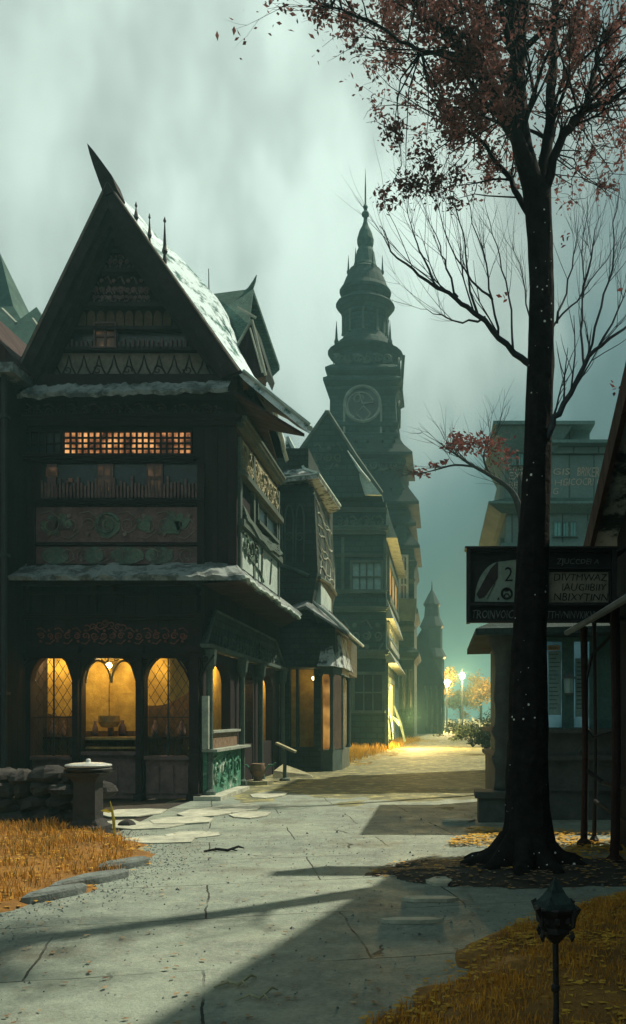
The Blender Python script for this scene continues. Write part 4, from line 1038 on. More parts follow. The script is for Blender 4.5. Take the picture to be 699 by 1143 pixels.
for py, off, hw_ in ((516,(-30,0,28),5), (568,(-40,-14,14,38),5), (616,(-46,-18,12,42),6)):
    for o_ in off:
        yf = cy - h_({516:50,568:56,616:58}[py]); fx = cx+h_(o_); w_ = h_(hw_)
        dmr.prism([(fx-w_,yf,dz(py)), (fx-w_,yf,dz(py-9)), (fx-w_*1.5,yf,dz(py-9)), (fx,yf,dz(py-24)), (fx+w_*1.5,yf,dz(py-9)), (fx+w_,yf,dz(py-9)), (fx+w_,yf,dz(py))], (0, h_(18), 0))
part('dormer', dmr, M['stone_teal'], HD)
t = MB()
for py, r0_, r1_ in ((440,35,42), (428,34,40), (449,35.5,38), (487,35.5,38.5), (530,43,47), (586,48,52), (640,56,59), (690,56,60), (735,56,61)):
    t.square(cx, cy, [(h_(r0_),dz(py+6)), (h_(r1_),dz(py)), (h_(r1_),dz(py-3)), (h_(r0_),dz(py-8))])
t.square(cx, cy, [(h_(36),dz(502)), (h_(39),dz(500)), (h_(39),dz(496)), (h_(36),dz(494))])
part('cornice', t, M['stone_teal'], HD)
t = MB(); pr_ = [(34,426),(37,420),(33,419),(34,408),(35,404),(41,398),(42,396),(35,393),(31,386),(29,385),(26,381),(25,379),(23,376),(23,357),(26,355),(25,352),(29,348),(33,343),(32,341),(25,338),(24,335),(28,330),(29,327),(25,321),(22,313),(19,307),(18,303),(14,300)]
t.lathe(cx, cy, [(h_(r), dz(py)) for r, py in pr_], 24); part('drum', t, M['stone_teal'], HD)
t = MB(); t.lathe(cx, cy, [(h_(r), dz(py)) for r, py in ((14,299),(12,295),(10,282),(7.5,277),(9,273),(9.5,268),(7,259),(3.5,252),(2.2,247),(2,243),(4,241),(4,238),(1.5,235),(2.8,231),(1,228),(.8,210),(.1,188))], 16)
part('spire', t, M['copper'], HD)
t = MB()
for i in range(10):
    g = 2*PI*i/10+.3; r = h_(25.5); t.lathe(cx+r*math.cos(g), cy+r*math.sin(g), [(h_(1.8),dz(378)),(h_(1.2),dz(374)),(h_(1.2),dz(358)),(h_(2),dz(354))], 6)
part('column', t, M['trim_stone'], HD)
t = MB()
for (pb_, pt, r, hw, n) in ((396,371,38,2.2,4), (306,285,19,1.6,6), (432,413,34,1.5,4), (497,474,38,1.8,4), (540,516,44,1.8,4), (600,578,50,1.8,4)):
    for i in range(n):
        g = 2*PI*i/n + (PI/4 if n == 4 else 0); rr = h_(r)*((1.08 if pb_ == 396 else 1.33) if n == 4 else 1)
        t.lathe(cx+rr*math.cos(g), cy+rr*math.sin(g), [(h_(hw),dz(pb_)),(h_(hw*1.2),dz(pb_-3)),(h_(hw*.7),dz(pb_-5)),(h_(hw*.5),dz((pb_+pt)/2)),(.01,dz(pt))], 6)
part('pinnacle', t, M['stone_teal'], HD)
FD = front(cy - h_(35.6)); ck = MB(); cz = dz(464); R_ = h_(19)
ck.fdisc(FD, cx, cz, R_, R_, 0, .12, 32); cko = part('clock', ck, M['pane_dark'], HD)
ck = MB(); ck.ring(FD, cx, cz, R_, .16, .11, 32); ck.ring(FD, cx-R_*.1, cz-R_*.1, R_*.75, .15, .05, 24, .4, 4.2); ck.ring(FD, cx+R_*.05, cz-R_*.55, R_*.42, .15, .06, 4)
for s in (-1, 1): ck.fbox(FD, cx+s*R_*1.04-.07, cx+s*R_*1.04+.07, dz(498), cz, .05, .14)
part('clock_ring', ck, M['trim_pale'], cko)
ck = MB(); ck.tube([FD.p(cx,cz,.2), FD.p(cx-.25,cz+.75,.2)], .06, 4); ck.tube([FD.p(cx,cz,.2), FD.p(cx+.75,cz+.1,.2)], .05, 4); ck.spiral(FD, cx-.3, cz+.3, .4, .17, 1.2, 0, 1, .05)
part('clock_hand', ck, M['trim_pale'], cko)
t = MB(); FDs = side(cx+h_(36))
for py, hh in ((463,24), (415,8)): t.ring(FDs, cy, dz(py), h_(14), .1, .1, 20)
t.tube([FDs.p(cy-h_(20), dz(445), .3), FDs.p(cy-h_(34), dz(410), .5)], .12, 5)
for py in (430, 440, 510, 530, 560, 590, 640, 660, 690, 710, 740): moulding(t, front(cy-h_(56)), cx-h_(56), cx+h_(56), dz(py), .3, .2) if py > 620 else None
part('tower_tracery', t, M['trim_stone'], HD)
FD2 = front(cy-h_(56))
window(HD, FD2, cx+h_(40), cx+h_(50), dz(676), dz(630), 2, 3, M['dim_glow'], M['trim_pale'], .15, .3, .1, label='tall reddish lit window')
window(HD, FD2, cx+h_(24), cx+h_(34), dz(676), dz(634), 2, 3, M['pane_dark'], M['trim_stone'], .15, .3, .1)
bl = MB(); bl.hexa([FD2.p(cx+h_(39),dz(700),0),FD2.p(cx+h_(58),dz(700),0),FD2.p(cx+h_(58),dz(678),0),FD2.p(cx+h_(37),dz(678),0),FD2.p(cx+h_(42),dz(700),.7),FD2.p(cx+h_(57),dz(700),.7),FD2.p(cx+h_(59),dz(678),1.2),FD2.p(cx+h_(37),dz(678),1.2)]); part('balcony', bl, M['trim_stone'], HD)
cvt = MB(); scrollband(cvt, front(cy-h_(36)), cx-h_(32), cx+h_(32), dz(420), dz(410), .1, 6, .1); scrollband(cvt, front(cy-h_(44)), cx-h_(40), cx+h_(40), dz(538), dz(526), .1, 7, .09); scrollband(cvt, FD2, cx-h_(50), cx+h_(20), dz(624+10), dz(624), .1, 9, .08)
part('scroll_carving', cvt, M['trim_stone'], HD)
for s in range(3):
    window(HD, FD2, cx+h_(36+s*7), cx+h_(41+s*7), dz(790), dz(750), 1, 2, M['pane_dark'], M['trim_stone'], .12, .2, .08)

# hazy spired house at the bend of the street
HE = thing('spired_hall', 'faint stone hall with slender spire at the far street bend', 'hall', (-.6, 88, 0))
ke = .086
def ez(py): return EYE+(800-py)*ke
part('wall', MB().box(-4.5, .25, 84, 98, 0, ez(765)), M['far_stone'], HE)
t = MB().prism([(-4.8,83.6,ez(766)), (-1.6,83.6,ez(705)), (.6,83.6,ez(766))], (0,14,0)); part('roof', t, M['slate'], HE)
t = MB(); t.lathe(-.68, 88, [(r*ke, ez(py)) for r, py in ((14,790),(14,735),(17,732),(12,722),(12,700),(14,697),(9,686),(8,675),(10,672),(4,660),(1,655),(.2,645))], 10); part('spire', t, M['far_stone'], HE)
t = MB()
for i in range(4): t.tube([(-1.2+i*.5,83.9,0), (-1.1+i*.5,83.7,2.5), (-1.4+i*.55,83.9,5)], .12, 5)
part('buttress', t, M['trim_stone'], HE)
FE = front(84)
window(HE, FE, -3.6, -2.4, 2.2, 5, 2, 3, M['pane_dark'], M['trim_stone'], .12, .2, .08)

# ================================================================== RIGHT SIDE: booth
YT = 14.0; HT = thing('kiosk', 'small stone kiosk with teal noticeboard window and turned corner pillar', 'kiosk', (2.4, 15, 0))
def t_(px, py, Y=YT): return P(px, py, Y)
tz = lambda py: t_(0, py).z
XT0, XT1 = .98, 4.2
w = MB(); w.box(XT0, XT1, YT, 17, 0, tz(704)); part('wall', w, M['teal_paint'], HT)
FT = front(YT); FTs = lside(XT0)
w = MB(); w.fbox(FT, XT0-.04, XT1, .0, tz(848), .001, .12); w.fbox(FT, XT0-.05, XT1, tz(848)+.001, tz(843), .001, .2); w.fbox(FT, XT0-.03, XT1, tz(843)+.001, tz(818), .001, .08); w.fbox(FT, XT0-.05, XT1, tz(818)+.001, tz(813), .001, .2)
w.fbox(FTs, YT-.1, 17, 0, tz(848), .001, .1); w.fbox(FTs, YT-.15, 17, tz(848)+.001, tz(843), .001, .16); w.fbox(FTs, YT-.1, 17, tz(818), tz(813), .001, .16)
w.fbox(FT, XT0-.04, XT1, tz(882), tz(878), .12, .17)
part('dado', w, M['booth_stone'], HT)
w = MB(); w.box(.60, 1.25, 13.55, 14.05, 0, tz(888)); w.box(.55, 1.3, 13.5, 14.1, tz(888), tz(881)); part('plinth', w, M['booth_stone'], HT)
w = MB(); w.lathe(1.0, 13.86, [(r*.0139, EYE+(800-py)*.01386) for r, py in ((11,882),(10,874),(9.5,858),(13,848),(9.5,838),(9.5,826),(14,817),(10,808),(9,800),(9.5,786),(11,782),(10,765),(9,750),(10,735),(14,722),(20,708),(22,702))], 16); part('pillar', w, M['booth_stone'], HT, smooth=True)
rr_ = MB(); ey = 13.35
lo_ = [Vector((.55,ey,tz(706))), Vector((4.5,ey,tz(700))), Vector((4.5,17.5,tz(700))), Vector((.55,17.5,tz(706)))]
mi_ = [Vector((1.0,13.8,tz(690))), Vector((4.4,13.8,tz(690))), Vector((4.4,17.2,tz(690))), Vector((1.0,17.2,tz(690)))]
hi_ = [Vector((2.0,15,tz(640))), Vector((3.4,15,tz(640))), Vector((3.4,15.8,tz(640))), Vector((2.0,15.8,tz(640)))]
rr_.loft([[p-Vector((0,0,.1)) for p in lo_], lo_, mi_, hi_]); part('roof', rr_, M['slate'], HT)
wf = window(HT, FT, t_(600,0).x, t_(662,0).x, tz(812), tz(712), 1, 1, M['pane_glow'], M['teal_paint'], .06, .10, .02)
w = MB(); w.fbox(FT, t_(627,0).x, t_(640,0).x, tz(812), tz(716), .021, .07); part('window_post', w, M['teal_paint'], HT)
w = MB(); w.fbox(FT, t_(612,0).x, t_(626,0).x, tz(798), tz(727), .022, .03); w.fbox(FT, t_(642,0).x, t_(657,0).x, tz(800), tz(735), .022, .03); part('notice', w, M['paper'], HT)
w = MB()
for k in range(15):
    zz = 730+k*4.6
    if zz < 794: w.fbox(FT, t_(613,0).x, t_(613+U(7,12),0).x, tz(zz+1), tz(zz), .031, .034)
    if 738 < zz < 794: w.fbox(FT, t_(643.5,0).x, t_(643.5+U(5,12),0).x, tz(zz+1.4), tz(zz), .031, .034)
part('notice_writing', w, M['teal_paint'], HT)
w = MB().fbox(FT, t_(611,0).x, t_(625,0).x, tz(726), tz(720.5), .03, .04); part('price_label', w, M['paper_tan'], HT)
w = MB(); text_mesh(w, FT, 'IIRDS', t_(613,0).x, tz(724.6), .03, .13, .041, .002); part('label_lettering', w, M['sign_brown'], HT)
lb = MB(); u = t_(633.5,0).x; lb.lathe(u, YT-.16, [(.07,tz(774)),(.08,tz(762)),(.08,tz(758))], 8); part('lantern_glass', lb, M['pane_teal'], HT)
lb = MB(); lb.lathe(u, YT-.16, [(.11,tz(758)),(.09,tz(756)),(.03,tz(752)),(.01,tz(750))], 8); lb.lathe(u, YT-.16, [(.05,tz(776)),(.085,tz(774.2))], 8); lb.fbox(FT, u-.02, u+.02, tz(757), tz(754), .07, .16); part('lantern_cap', lb, M['metal_edge'], HT)
lb = MB().tube([FT.p(t_(645,0).x, tz(840), .12), FT.p(t_(659,0).x, tz(815), .16)], .015, 5); part('brace', lb, M['trim_stone'], HT)

# hazy tall house behind the kiosk
YH = 22.0; HH = thing('lettered_house', 'tiered house, haze painted into its pale teal, with rows of light lettering behind the tree', 'house', (4, 25, 0))
def hz_(py, Y=YH): return EYE + (800-py)*Y/1000
def hx(px, Y=YH): return (px-490)*Y/1000
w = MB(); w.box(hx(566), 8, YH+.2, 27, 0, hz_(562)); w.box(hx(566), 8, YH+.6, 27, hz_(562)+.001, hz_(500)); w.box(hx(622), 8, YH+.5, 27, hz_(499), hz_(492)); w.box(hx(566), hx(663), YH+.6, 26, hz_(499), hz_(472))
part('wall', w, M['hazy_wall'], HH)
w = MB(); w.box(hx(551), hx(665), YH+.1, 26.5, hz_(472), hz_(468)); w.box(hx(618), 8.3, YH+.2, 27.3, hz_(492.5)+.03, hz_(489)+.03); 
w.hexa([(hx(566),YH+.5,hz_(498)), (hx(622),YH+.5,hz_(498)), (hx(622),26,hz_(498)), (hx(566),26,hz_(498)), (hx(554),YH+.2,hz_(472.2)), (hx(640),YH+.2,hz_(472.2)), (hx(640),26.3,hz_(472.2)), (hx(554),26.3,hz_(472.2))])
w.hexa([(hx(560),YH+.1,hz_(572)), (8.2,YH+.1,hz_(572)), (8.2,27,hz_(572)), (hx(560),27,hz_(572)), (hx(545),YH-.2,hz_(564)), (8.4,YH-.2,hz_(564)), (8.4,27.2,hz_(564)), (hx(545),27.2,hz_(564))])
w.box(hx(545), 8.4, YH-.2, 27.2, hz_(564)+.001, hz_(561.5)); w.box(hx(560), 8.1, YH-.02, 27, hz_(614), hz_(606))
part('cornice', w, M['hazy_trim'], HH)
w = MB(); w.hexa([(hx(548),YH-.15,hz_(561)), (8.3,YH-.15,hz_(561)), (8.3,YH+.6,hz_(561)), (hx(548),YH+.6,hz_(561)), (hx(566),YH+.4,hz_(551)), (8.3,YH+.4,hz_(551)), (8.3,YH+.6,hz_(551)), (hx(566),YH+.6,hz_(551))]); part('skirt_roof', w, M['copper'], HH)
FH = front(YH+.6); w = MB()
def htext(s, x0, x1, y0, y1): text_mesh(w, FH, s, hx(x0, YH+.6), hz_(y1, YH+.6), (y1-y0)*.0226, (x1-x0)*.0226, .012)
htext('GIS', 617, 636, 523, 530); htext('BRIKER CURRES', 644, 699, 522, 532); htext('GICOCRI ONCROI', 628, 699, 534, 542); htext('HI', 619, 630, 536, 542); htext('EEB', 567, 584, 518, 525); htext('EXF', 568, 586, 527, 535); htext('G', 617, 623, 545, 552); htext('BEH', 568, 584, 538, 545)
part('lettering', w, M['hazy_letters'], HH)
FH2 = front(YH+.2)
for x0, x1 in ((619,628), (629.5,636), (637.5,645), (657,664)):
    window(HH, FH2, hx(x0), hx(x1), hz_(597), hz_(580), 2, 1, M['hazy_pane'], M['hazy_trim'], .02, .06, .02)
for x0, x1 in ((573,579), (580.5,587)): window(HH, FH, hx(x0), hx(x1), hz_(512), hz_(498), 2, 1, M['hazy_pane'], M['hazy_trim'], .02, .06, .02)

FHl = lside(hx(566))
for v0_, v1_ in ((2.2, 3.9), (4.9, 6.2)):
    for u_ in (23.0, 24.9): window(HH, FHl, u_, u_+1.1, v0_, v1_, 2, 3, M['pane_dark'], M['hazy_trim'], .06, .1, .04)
# gable house on the right edge, its street gable rising towards the camera
HR = thing('shingle_house', 'dark wooden house with reddish bargeboard on the right edge', 'house', (4, 6.5, 0))
XR = 2.25
pk = (5.4, 6.85); 
w = MB(); w.prism([(XR,-.3,0), (XR,11.3,0), (XR,11.3,3.85), (XR,pk[0],pk[1]-.35), (XR,-.3,3.85)], (4.5,0,0)); part('wall', w, M['hut_wood'], HR)
w = MB(); 
for ya, za in ((11.75,3.62), (-.8,3.62)):
    w.hexa([(XR-.32,ya,za), (7,ya,za), (7,pk[0],pk[1]), (XR-.32,pk[0],pk[1]), (XR-.32,ya,za+.16), (7,ya,za+.16), (7,pk[0],pk[1]+.16), (XR-.32,pk[0],pk[1]+.16)])
part('roof', w, M['slate_snow'], HR)
w = MB()
for ya, za in ((11.78,3.45), (-.83,3.45)):
    w.hexa([(XR-.36,ya,za), (XR-.30,ya,za), (XR-.30,pk[0],pk[1]-.15), (XR-.36,pk[0],pk[1]-.15), (XR-.36,ya,za+.36), (XR-.30,ya,za+.36), (XR-.30,pk[0],pk[1]+.2), (XR-.36,pk[0],pk[1]+.2)])
part('bargeboard', w, M['red_wood'], HR)
w = MB()                                                              # awning over the path with a bright metal edge
aw = [Vector((XR,11.2,3.05)), Vector((XR,7.5,3.05)), Vector((1.62,7.5,2.58)), Vector((1.62,11.2,2.62))]
w.hexa(aw + [p+Vector((0,0,.05)) for p in aw]); awo = part('awning', w, M['hut_wood'], HR)
w = MB().tube([aw[3]+Vector((-.02,.02,.03)), (1.61,9.4,2.63), aw[2]+Vector((-.02,0,.03))], .035, 6); w.tube([aw[3]+Vector((0,.04,.03)), aw[0]+Vector((0,.04,.03))], .03, 6); part('awning_edge', w, M['metal_edge'], awo)
for (x, y, r, z1) in ((1.78,11.0,.045,2.7), (1.95,11.25,.03,2.9), (1.9,9.7,.05,2.78), (2.08,10.5,.04,3.0)):
    w = MB().tube([(x,y,0), (x+.02,y,1.2), (x,y,z1)], [r,r*.85,r], 8); w.lathe(x, y, [(r*2,0),(r*2,.06),(r*1.2,.1)], 8); part('post', w, M['red_wood'] if r > .042 else M['black_iron'], HR)
w = MB().tube([(1.8,11.0,.95), (2.0,10.9,.8), (2.2,10.2,.78)], .03, 6); w.tube([(1.8,11,2.0), (1.86,10.9,2.35), (2.1,10.8,2.6)], .02, 5); w.tube([(1.78,11,1.5), (1.9,11,1.35), (2.2,10.9,1.45)], .02, 5); w.tube([(1.95,11.2,.55), (2.24,10.4,.35)], .025, 5)
part('rail', w, M['black_iron'], HR)

# hanging sign
SG = thing('hanging_sign', 'black framed double sign with faded lettering behind the tree trunk', 'sign', (1.2, 10.6, 2.7))
YS = 10.6
def sx_(px): return (px-490)*YS/1000
def sz_(py): return EYE+(800-py)*YS/1000
FS = front(YS); w = MB()
w.fbox(FS, sx_(522), sx_(690), sz_(694), sz_(614), -.14, -.05)
part('board', w, M['sign_black'], SG)
w = MB()
for x0, x1, y0, y1 in ((521,525,695,613), (683,688,695,613), (592,601,695,613)): w.fbox(FS, sx_(x0), sx_(x1), sz_(y0), sz_(y1), -.16, .03)
for y0, y1 in ((616,613), (695,692), (676,673)): w.fbox(FS, sx_(525)+.001, sx_(592)-.001, sz_(y0), sz_(y1), -.05, .02); w.fbox(FS, sx_(601)+.001, sx_(683)-.001, sz_(y0), sz_(y1), -.05, .02)
w.fbox(FS, sx_(601)+.001, sx_(683)-.001, sz_(635), sz_(633.5), -.05, .01)
w.fbox(FS, sx_(610), sx_(613), sz_(673), sz_(637), -.05, .0); w.fbox(FS, sx_(680), sx_(682.5), sz_(673), sz_(637), -.05, .0)
part('frame', w, M['black_iron'], SG)
w = MB().fbox(FS, sx_(519), sx_(690), sz_(612.8), sz_(611), -.2, .08); w.tube([(sx_(688),YS,sz_(620)), (2.3,YS+.1,sz_(606))], .03, 6); w.tube([(sx_(688),YS,sz_(690)), (2.3,YS+.1,sz_(690))], .03, 6); part('bracket', w, M['black_iron'], SG)
w = MB()
el = [(sx_(530)+.0, sz_(671))] + [(sx_(530 + 30*(1-math.cos(t))), sz_(671-45*math.sin(t))) for t in [PI/2*i/10 for i in range(2, 11)]]
w.fprism(FS, el + [(sx_(577), sz_(624)), (sx_(577), sz_(671.5))], -.05, -.04); po = part('picture_panel', w, M['sign_green'], SG)
w = MB(); w.fprism(FS, [(sx_(532), sz_(663)), (sx_(535), sz_(668)), (sx_(541), sz_(666)), (sx_(556), sz_(645)), (sx_(556), sz_(626)), (sx_(548), sz_(634)), (sx_(540), sz_(648))], -.04, -.034)
w.tube([FS.p(sx_(544), sz_(668), -.035), FS.p(sx_(553), sz_(650), -.035)], .006, 4)
part('painted_figure', w, M['sign_brown'], po)
w = MB(); text_mesh(w, FS, '2', sx_(563), sz_(648), .17, .10, -.04, .003); w.ring(FS, sx_(566), sz_(662), .06, -.036, .014, 16); w.fdisc(FS, sx_(566), sz_(658), .03, .02, -.04, -.03); w.ring(FS, sx_(566), sz_(665), .03, -.036, .008, 10)
w.fprism(FS, [(sx_(555), sz_(669)), (sx_(557), sz_(666)), (sx_(558), sz_(669))], -.04, -.034)
part('painted_marks', w, M['sign_black'], po)
w = MB().fbox(FS, sx_(613.2), sx_(679.8), sz_(672), sz_(638), -.049, -.035); lo2 = part('letter_panel', w, M['sign_cream'], SG)
w = MB(); 
for s, y0, y1, x0, x1 in (('DIVTMWAZ', 640, 648, 619, 678), ('IAUGIIBIIY', 651, 659, 628, 677), ('NBIXYTINN', 662, 670, 619, 679)): text_mesh(w, FS, s, sx_(x0), sz_(y1), (y1-y0)*YS/1000, (x1-x0)*YS/1000, -.035, .004)
part('lettering', w, M['sign_black'], lo2)
w = MB(); text_mesh(w, FS, 'ZJUCCDEI A', sx_(622), sz_(631), .085, .50, -.05, .012); text_mesh(w, FS, 'TROINVOICTIOI', sx_(527), sz_(690), .10, .66, -.05, .012); text_mesh(w, FS, 'IATTHVNINVKIKVLIMS', sx_(604), sz_(690), .09, .78, -.05, .012)
part('lettering', w, M['sign_letter'], SG)
w = MB(); w.fdisc(FS, sx_(587), sz_(663), .055, .075, -.02, .0); part('emblem', w, M['sign_green'], SG)

# small iron lantern in the right foreground
LN = thing('garden_lantern', 'small black iron lantern on a thin post in ochre grass', 'lantern', (G(620,1178).x, 4.23, 0))
lx_, ly_ = LN.location.x, LN.location.y
def lz(py): return EYE + (800-py)*4.23/1000
s4 = .00423
w = MB().tube([(lx_,ly_,0), (lx_+.004,ly_,.25), (lx_,ly_,lz(1050))], [.019,.014,.015], 10); w.lathe(lx_, ly_, [(.05,0),(.045,.03),(.02,.06)], 10); w.lathe(lx_, ly_, [(.014,.30),(.021,.31),(.021,.33),(.014,.34)], 10); part('post', w, M['black_iron'], LN)
w = MB(); w.lathe(lx_, ly_, [(5*s4,lz(1052)),(11*s4,lz(1046)),(16*s4,lz(1040)),(15*s4,lz(1034)),(20*s4,lz(1022)),(25*s4,lz(1013)),(24*s4,lz(1011))], 8)
for i in range(4):
    g = PI/4+PI/2*i
    c, s = math.cos(g), math.sin(g)
    w.tube([(lx_+c*r*s4, ly_+s*r*s4, lz(py)) for r, py in ((17,1036),(24,1030),(25,1020),(29,1014),(32,1010),(29,1008),(27,1013))], [.008,.012,.013,.013,.012,.009,.004], 6)
    w.tube([(lx_+c*r*s4, ly_+s*r*s4, lz(py)) for r, py in ((20,1040),(23,1046),(25,1042),(22,1036))], .009, 5)
for i in range(8):
    g = 2*PI*i/8; w.lathe(lx_+.07*math.cos(g), ly_+.07*math.sin(g), [(0,lz(1032)),(.018,lz(1028)),(.018,lz(1022)),(0,lz(1018))], 6)
part('lantern_body', w, M['black_iron'], LN, smooth=False)
w = MB(); w.lathe(lx_, ly_, [(26*s4,lz(1012)),(26*s4,lz(1010.5)),(13*s4,lz(998)),(4*s4,lz(984)),(1*s4,lz(979))], 4, PI/4+.3); part('roof', w, M['slate'], LN)

# ------------------------------------------------------------------ left foreground: low wall and pedestal
gw = MB(); xx = -9.4
solo_ = thing('stone_wall', 'low dark rubble wall of rough stones in the shade before the arcade', 'wall', (-7, 12.9, 0))
def rough_stone(mb, cx, cy, cz, rx_, ry_, rz_, seed):
    n = 9; rings = []
    for i in range(6):
        ph = -PI/2 + PI*(i+.5)/6
        rings.append([Vector((cx, cy, cz)) + Vector((rx_*math.cos(ph)**.6*math.cos(t_), ry_*math.cos(ph)**.6*math.sin(t_), rz_*math.sin(ph)))*(1+.35*mnoise.noise(Vector((math.cos(t_)*1.3+seed, math.sin(t_)*1.3, ph)))) for t_ in [2*PI*k/n for k in range(n)]])
    mb.loft(rings)
for row in range(4):
    xx = -9.6 + R()*.2; top_ = 0
    while xx < -5.2:
        l = U(.22, .6); rough_stone(gw, xx+l/2, 12.95+U(-.08,.08), .12+row*.21+U(-.03,.03), l*.56, U(.22,.3), U(.10,.15), R()*50); xx += l*.92
part('stonework', gw, M['stone_black'], solo_)
PD = thing('stone_pedestal', 'dark stone pedestal at the edge of the orange grass', 'pedestal', (G(99,930).x, 12.3, 0))
px_, py_ = PD.location.x, PD.location.y
w = MB(); w.square(px_, py_, [(.24,0),(.24,.1),(.2,.12),(.18,.16),(.15,.2),(.145,.7),(.18,.76),(.24,.8),(.27,.84)]); part('shaft', w, M['stone_black'], PD)
w = MB().lathe(px_, py_, [(.26,.842),(.30,.86),(.315,.885),(.30,.9)], 24); part('slab', w, M['black_iron'], PD)
w = MB().lathe(px_, py_, [(.02,.902),(.27,.905),(.31,.93),(.30,.945),(.2,.965),(.06,.975),(.03,.98),(.035,1.0),(.025,1.02),(.004,1.025)], 28); solo('lidded_dish', w, M['dish'], 'shallow pale lidded dish resting on the dark stone pedestal', 'dish', (px_,py_,.9), smooth=True)
# cut-out dark stones and cart parts by the wall
for k, (px, py, r, lab) in enumerate(((30,906,.26,'large dark boulder at the foot of the low wall by the picture edge'),(58,916,.18,'small dark boulder midway along the foot of the low wall'),(142,922,.13,'small dark stone beside the yellow sprout'))):
    g = G(px, py); mb = MB(); n = 12; rings = []
    for i in range(7):
        ph = PI*i/6*.5; rr0 = r*math.cos(ph); z = r*.75*math.sin(ph)
        rings.append([(g.x + rr0*math.cos(t_)*(1+.25*mnoise.noise(Vector((math.cos(t_)*2+k*5, math.sin(t_)*2, z*4)))), g.y + rr0*math.sin(t_)*(1+.25*mnoise.noise(Vector((math.cos(t_)*2+k*5, math.sin(t_)*2, z*4)))), z) for t_ in [2*PI*q_/n for q_ in range(n)]])
    mb.loft(rings); solo('boulder', mb, M['stone_black'], lab, 'stone', g, 'dark stones by the low wall')
# yellow sprout
g = G(127,936); YY = g.y
sp1 = thing('sprout', 'single yellow shoot with one bent leaf beside the pedestal', 'plant', g)
w = MB().tube([P(128,936,YY), P(127,915,YY), P(125,903,YY), P(123,894,YY)], [.02,.022,.016,.004], 6); part('stem', w, M['sprout'], sp1)
w = MB().add([P(127,906,YY), P(120,903,YY)+Vector((0,-.05,.01)), P(112,905,YY), P(120,907,YY)+Vector((0,.05,-.01))], [(0,1,2,3)]); part('leaf', w, M['sprout'], sp1)

# pots and props before the side arches
g = G(288, 876); UR = thing('stone_urn', 'round stone urn with curved handles on a pale slab', 'urn', g)
w = MB().prism([(x,y,0) for x, y in slab_poly(g.x, g.y, .36, .5, 7, .3)], (0,0,.10)); part('slab', w, M['wood_pale'], UR)
w = MB().lathe(g.x, g.y, [(.12,.1),(.08,.16),(.17,.26),(.20,.36),(.15,.47),(.16,.5),(.12,.5),(.11,.42)], 16); part('body', w, M['wood_tan'], UR, smooth=True)
for s in (-1, 1):
    w = MB().tube([(g.x+s*.18,g.y,.36),(g.x+s*.26,g.y,.46),(g.x+s*.36,g.y,.46),(g.x+s*.42,g.y,.52)], [.03,.028,.03,.02], 6); part('handle', w, M['copper_panel'], UR)
g = G(326, 868); w = MB(); w.hexa([(g.x-.45,g.y-.4,0),(g.x+.6,g.y-.2,0),(g.x+.5,g.y+.5,0),(g.x-.4,g.y+.5,0),(g.x-.42,g.y-.3,.2),(g.x+.5,g.y-.15,.08),(g.x+.3,g.y+.4,.12),(g.x-.3,g.y+.4,.34)])
solo('mounting_block', w, M['wood_pale'], 'pale wedge shaped stone block on the street beside the urn', 'stone block', g)
g = G(318, 872); LC = thing('slanted_stand', 'thin post carrying a slanted pale board by the far side arch', 'stand', g)
w = MB().tube([(g.x,g.y,0),(g.x,g.y,.75)], [.05,.04], 8); w.lathe(g.x, g.y, [(.14,0),(.13,.06),(.05,.09)], 10); part('post', w, M['trim_stone'], LC)
w = MB().hexa([(g.x-.22,g.y-.16,.92),(g.x+.26,g.y-.16,.70),(g.x+.26,g.y+.16,.70),(g.x-.22,g.y+.16,.92),(g.x-.2,g.y-.16,.97),(g.x+.28,g.y-.16,.75),(g.x+.28,g.y+.16,.75),(g.x-.2,g.y+.16,.97)]); part('board', w, M['wood_pale'], LC)

# twigs on the street
for (px, py, lab, r) in ((262,1103,'pale forked twig lying on the open street near the camera',.011), (286,1118,'small brown twig at the shadow edge on the street',.008), (250,951,'dark fallen branch on the street by the flagstones',.018)):
    g = G(px, py); w = MB(); s = g.y/1000
    w.tube([g+Vector((-22*s,-.02,.012)), g+Vector((-8*s,.03,.03)), g+Vector((4*s,0,.02)), g+Vector((14*s,.10,.05)), g+Vector((20*s,.12,.03))], [r*.6,r,r,r*.9,r*.4], 6); w.tube([g+Vector((-6*s,.02,.02)), g+Vector((-12*s,.1,.035))], [r*.7,r*.3], 5); w.tube([g+Vector((8*s,.03,.03)), g+Vector((16*s,-.04,.02))], [r*.7,r*.3], 5)
    solo('twig', w, M['wood_pale'] if r < .015 else M['bark_thin'], lab, 'twig', g, 'twigs on the street')

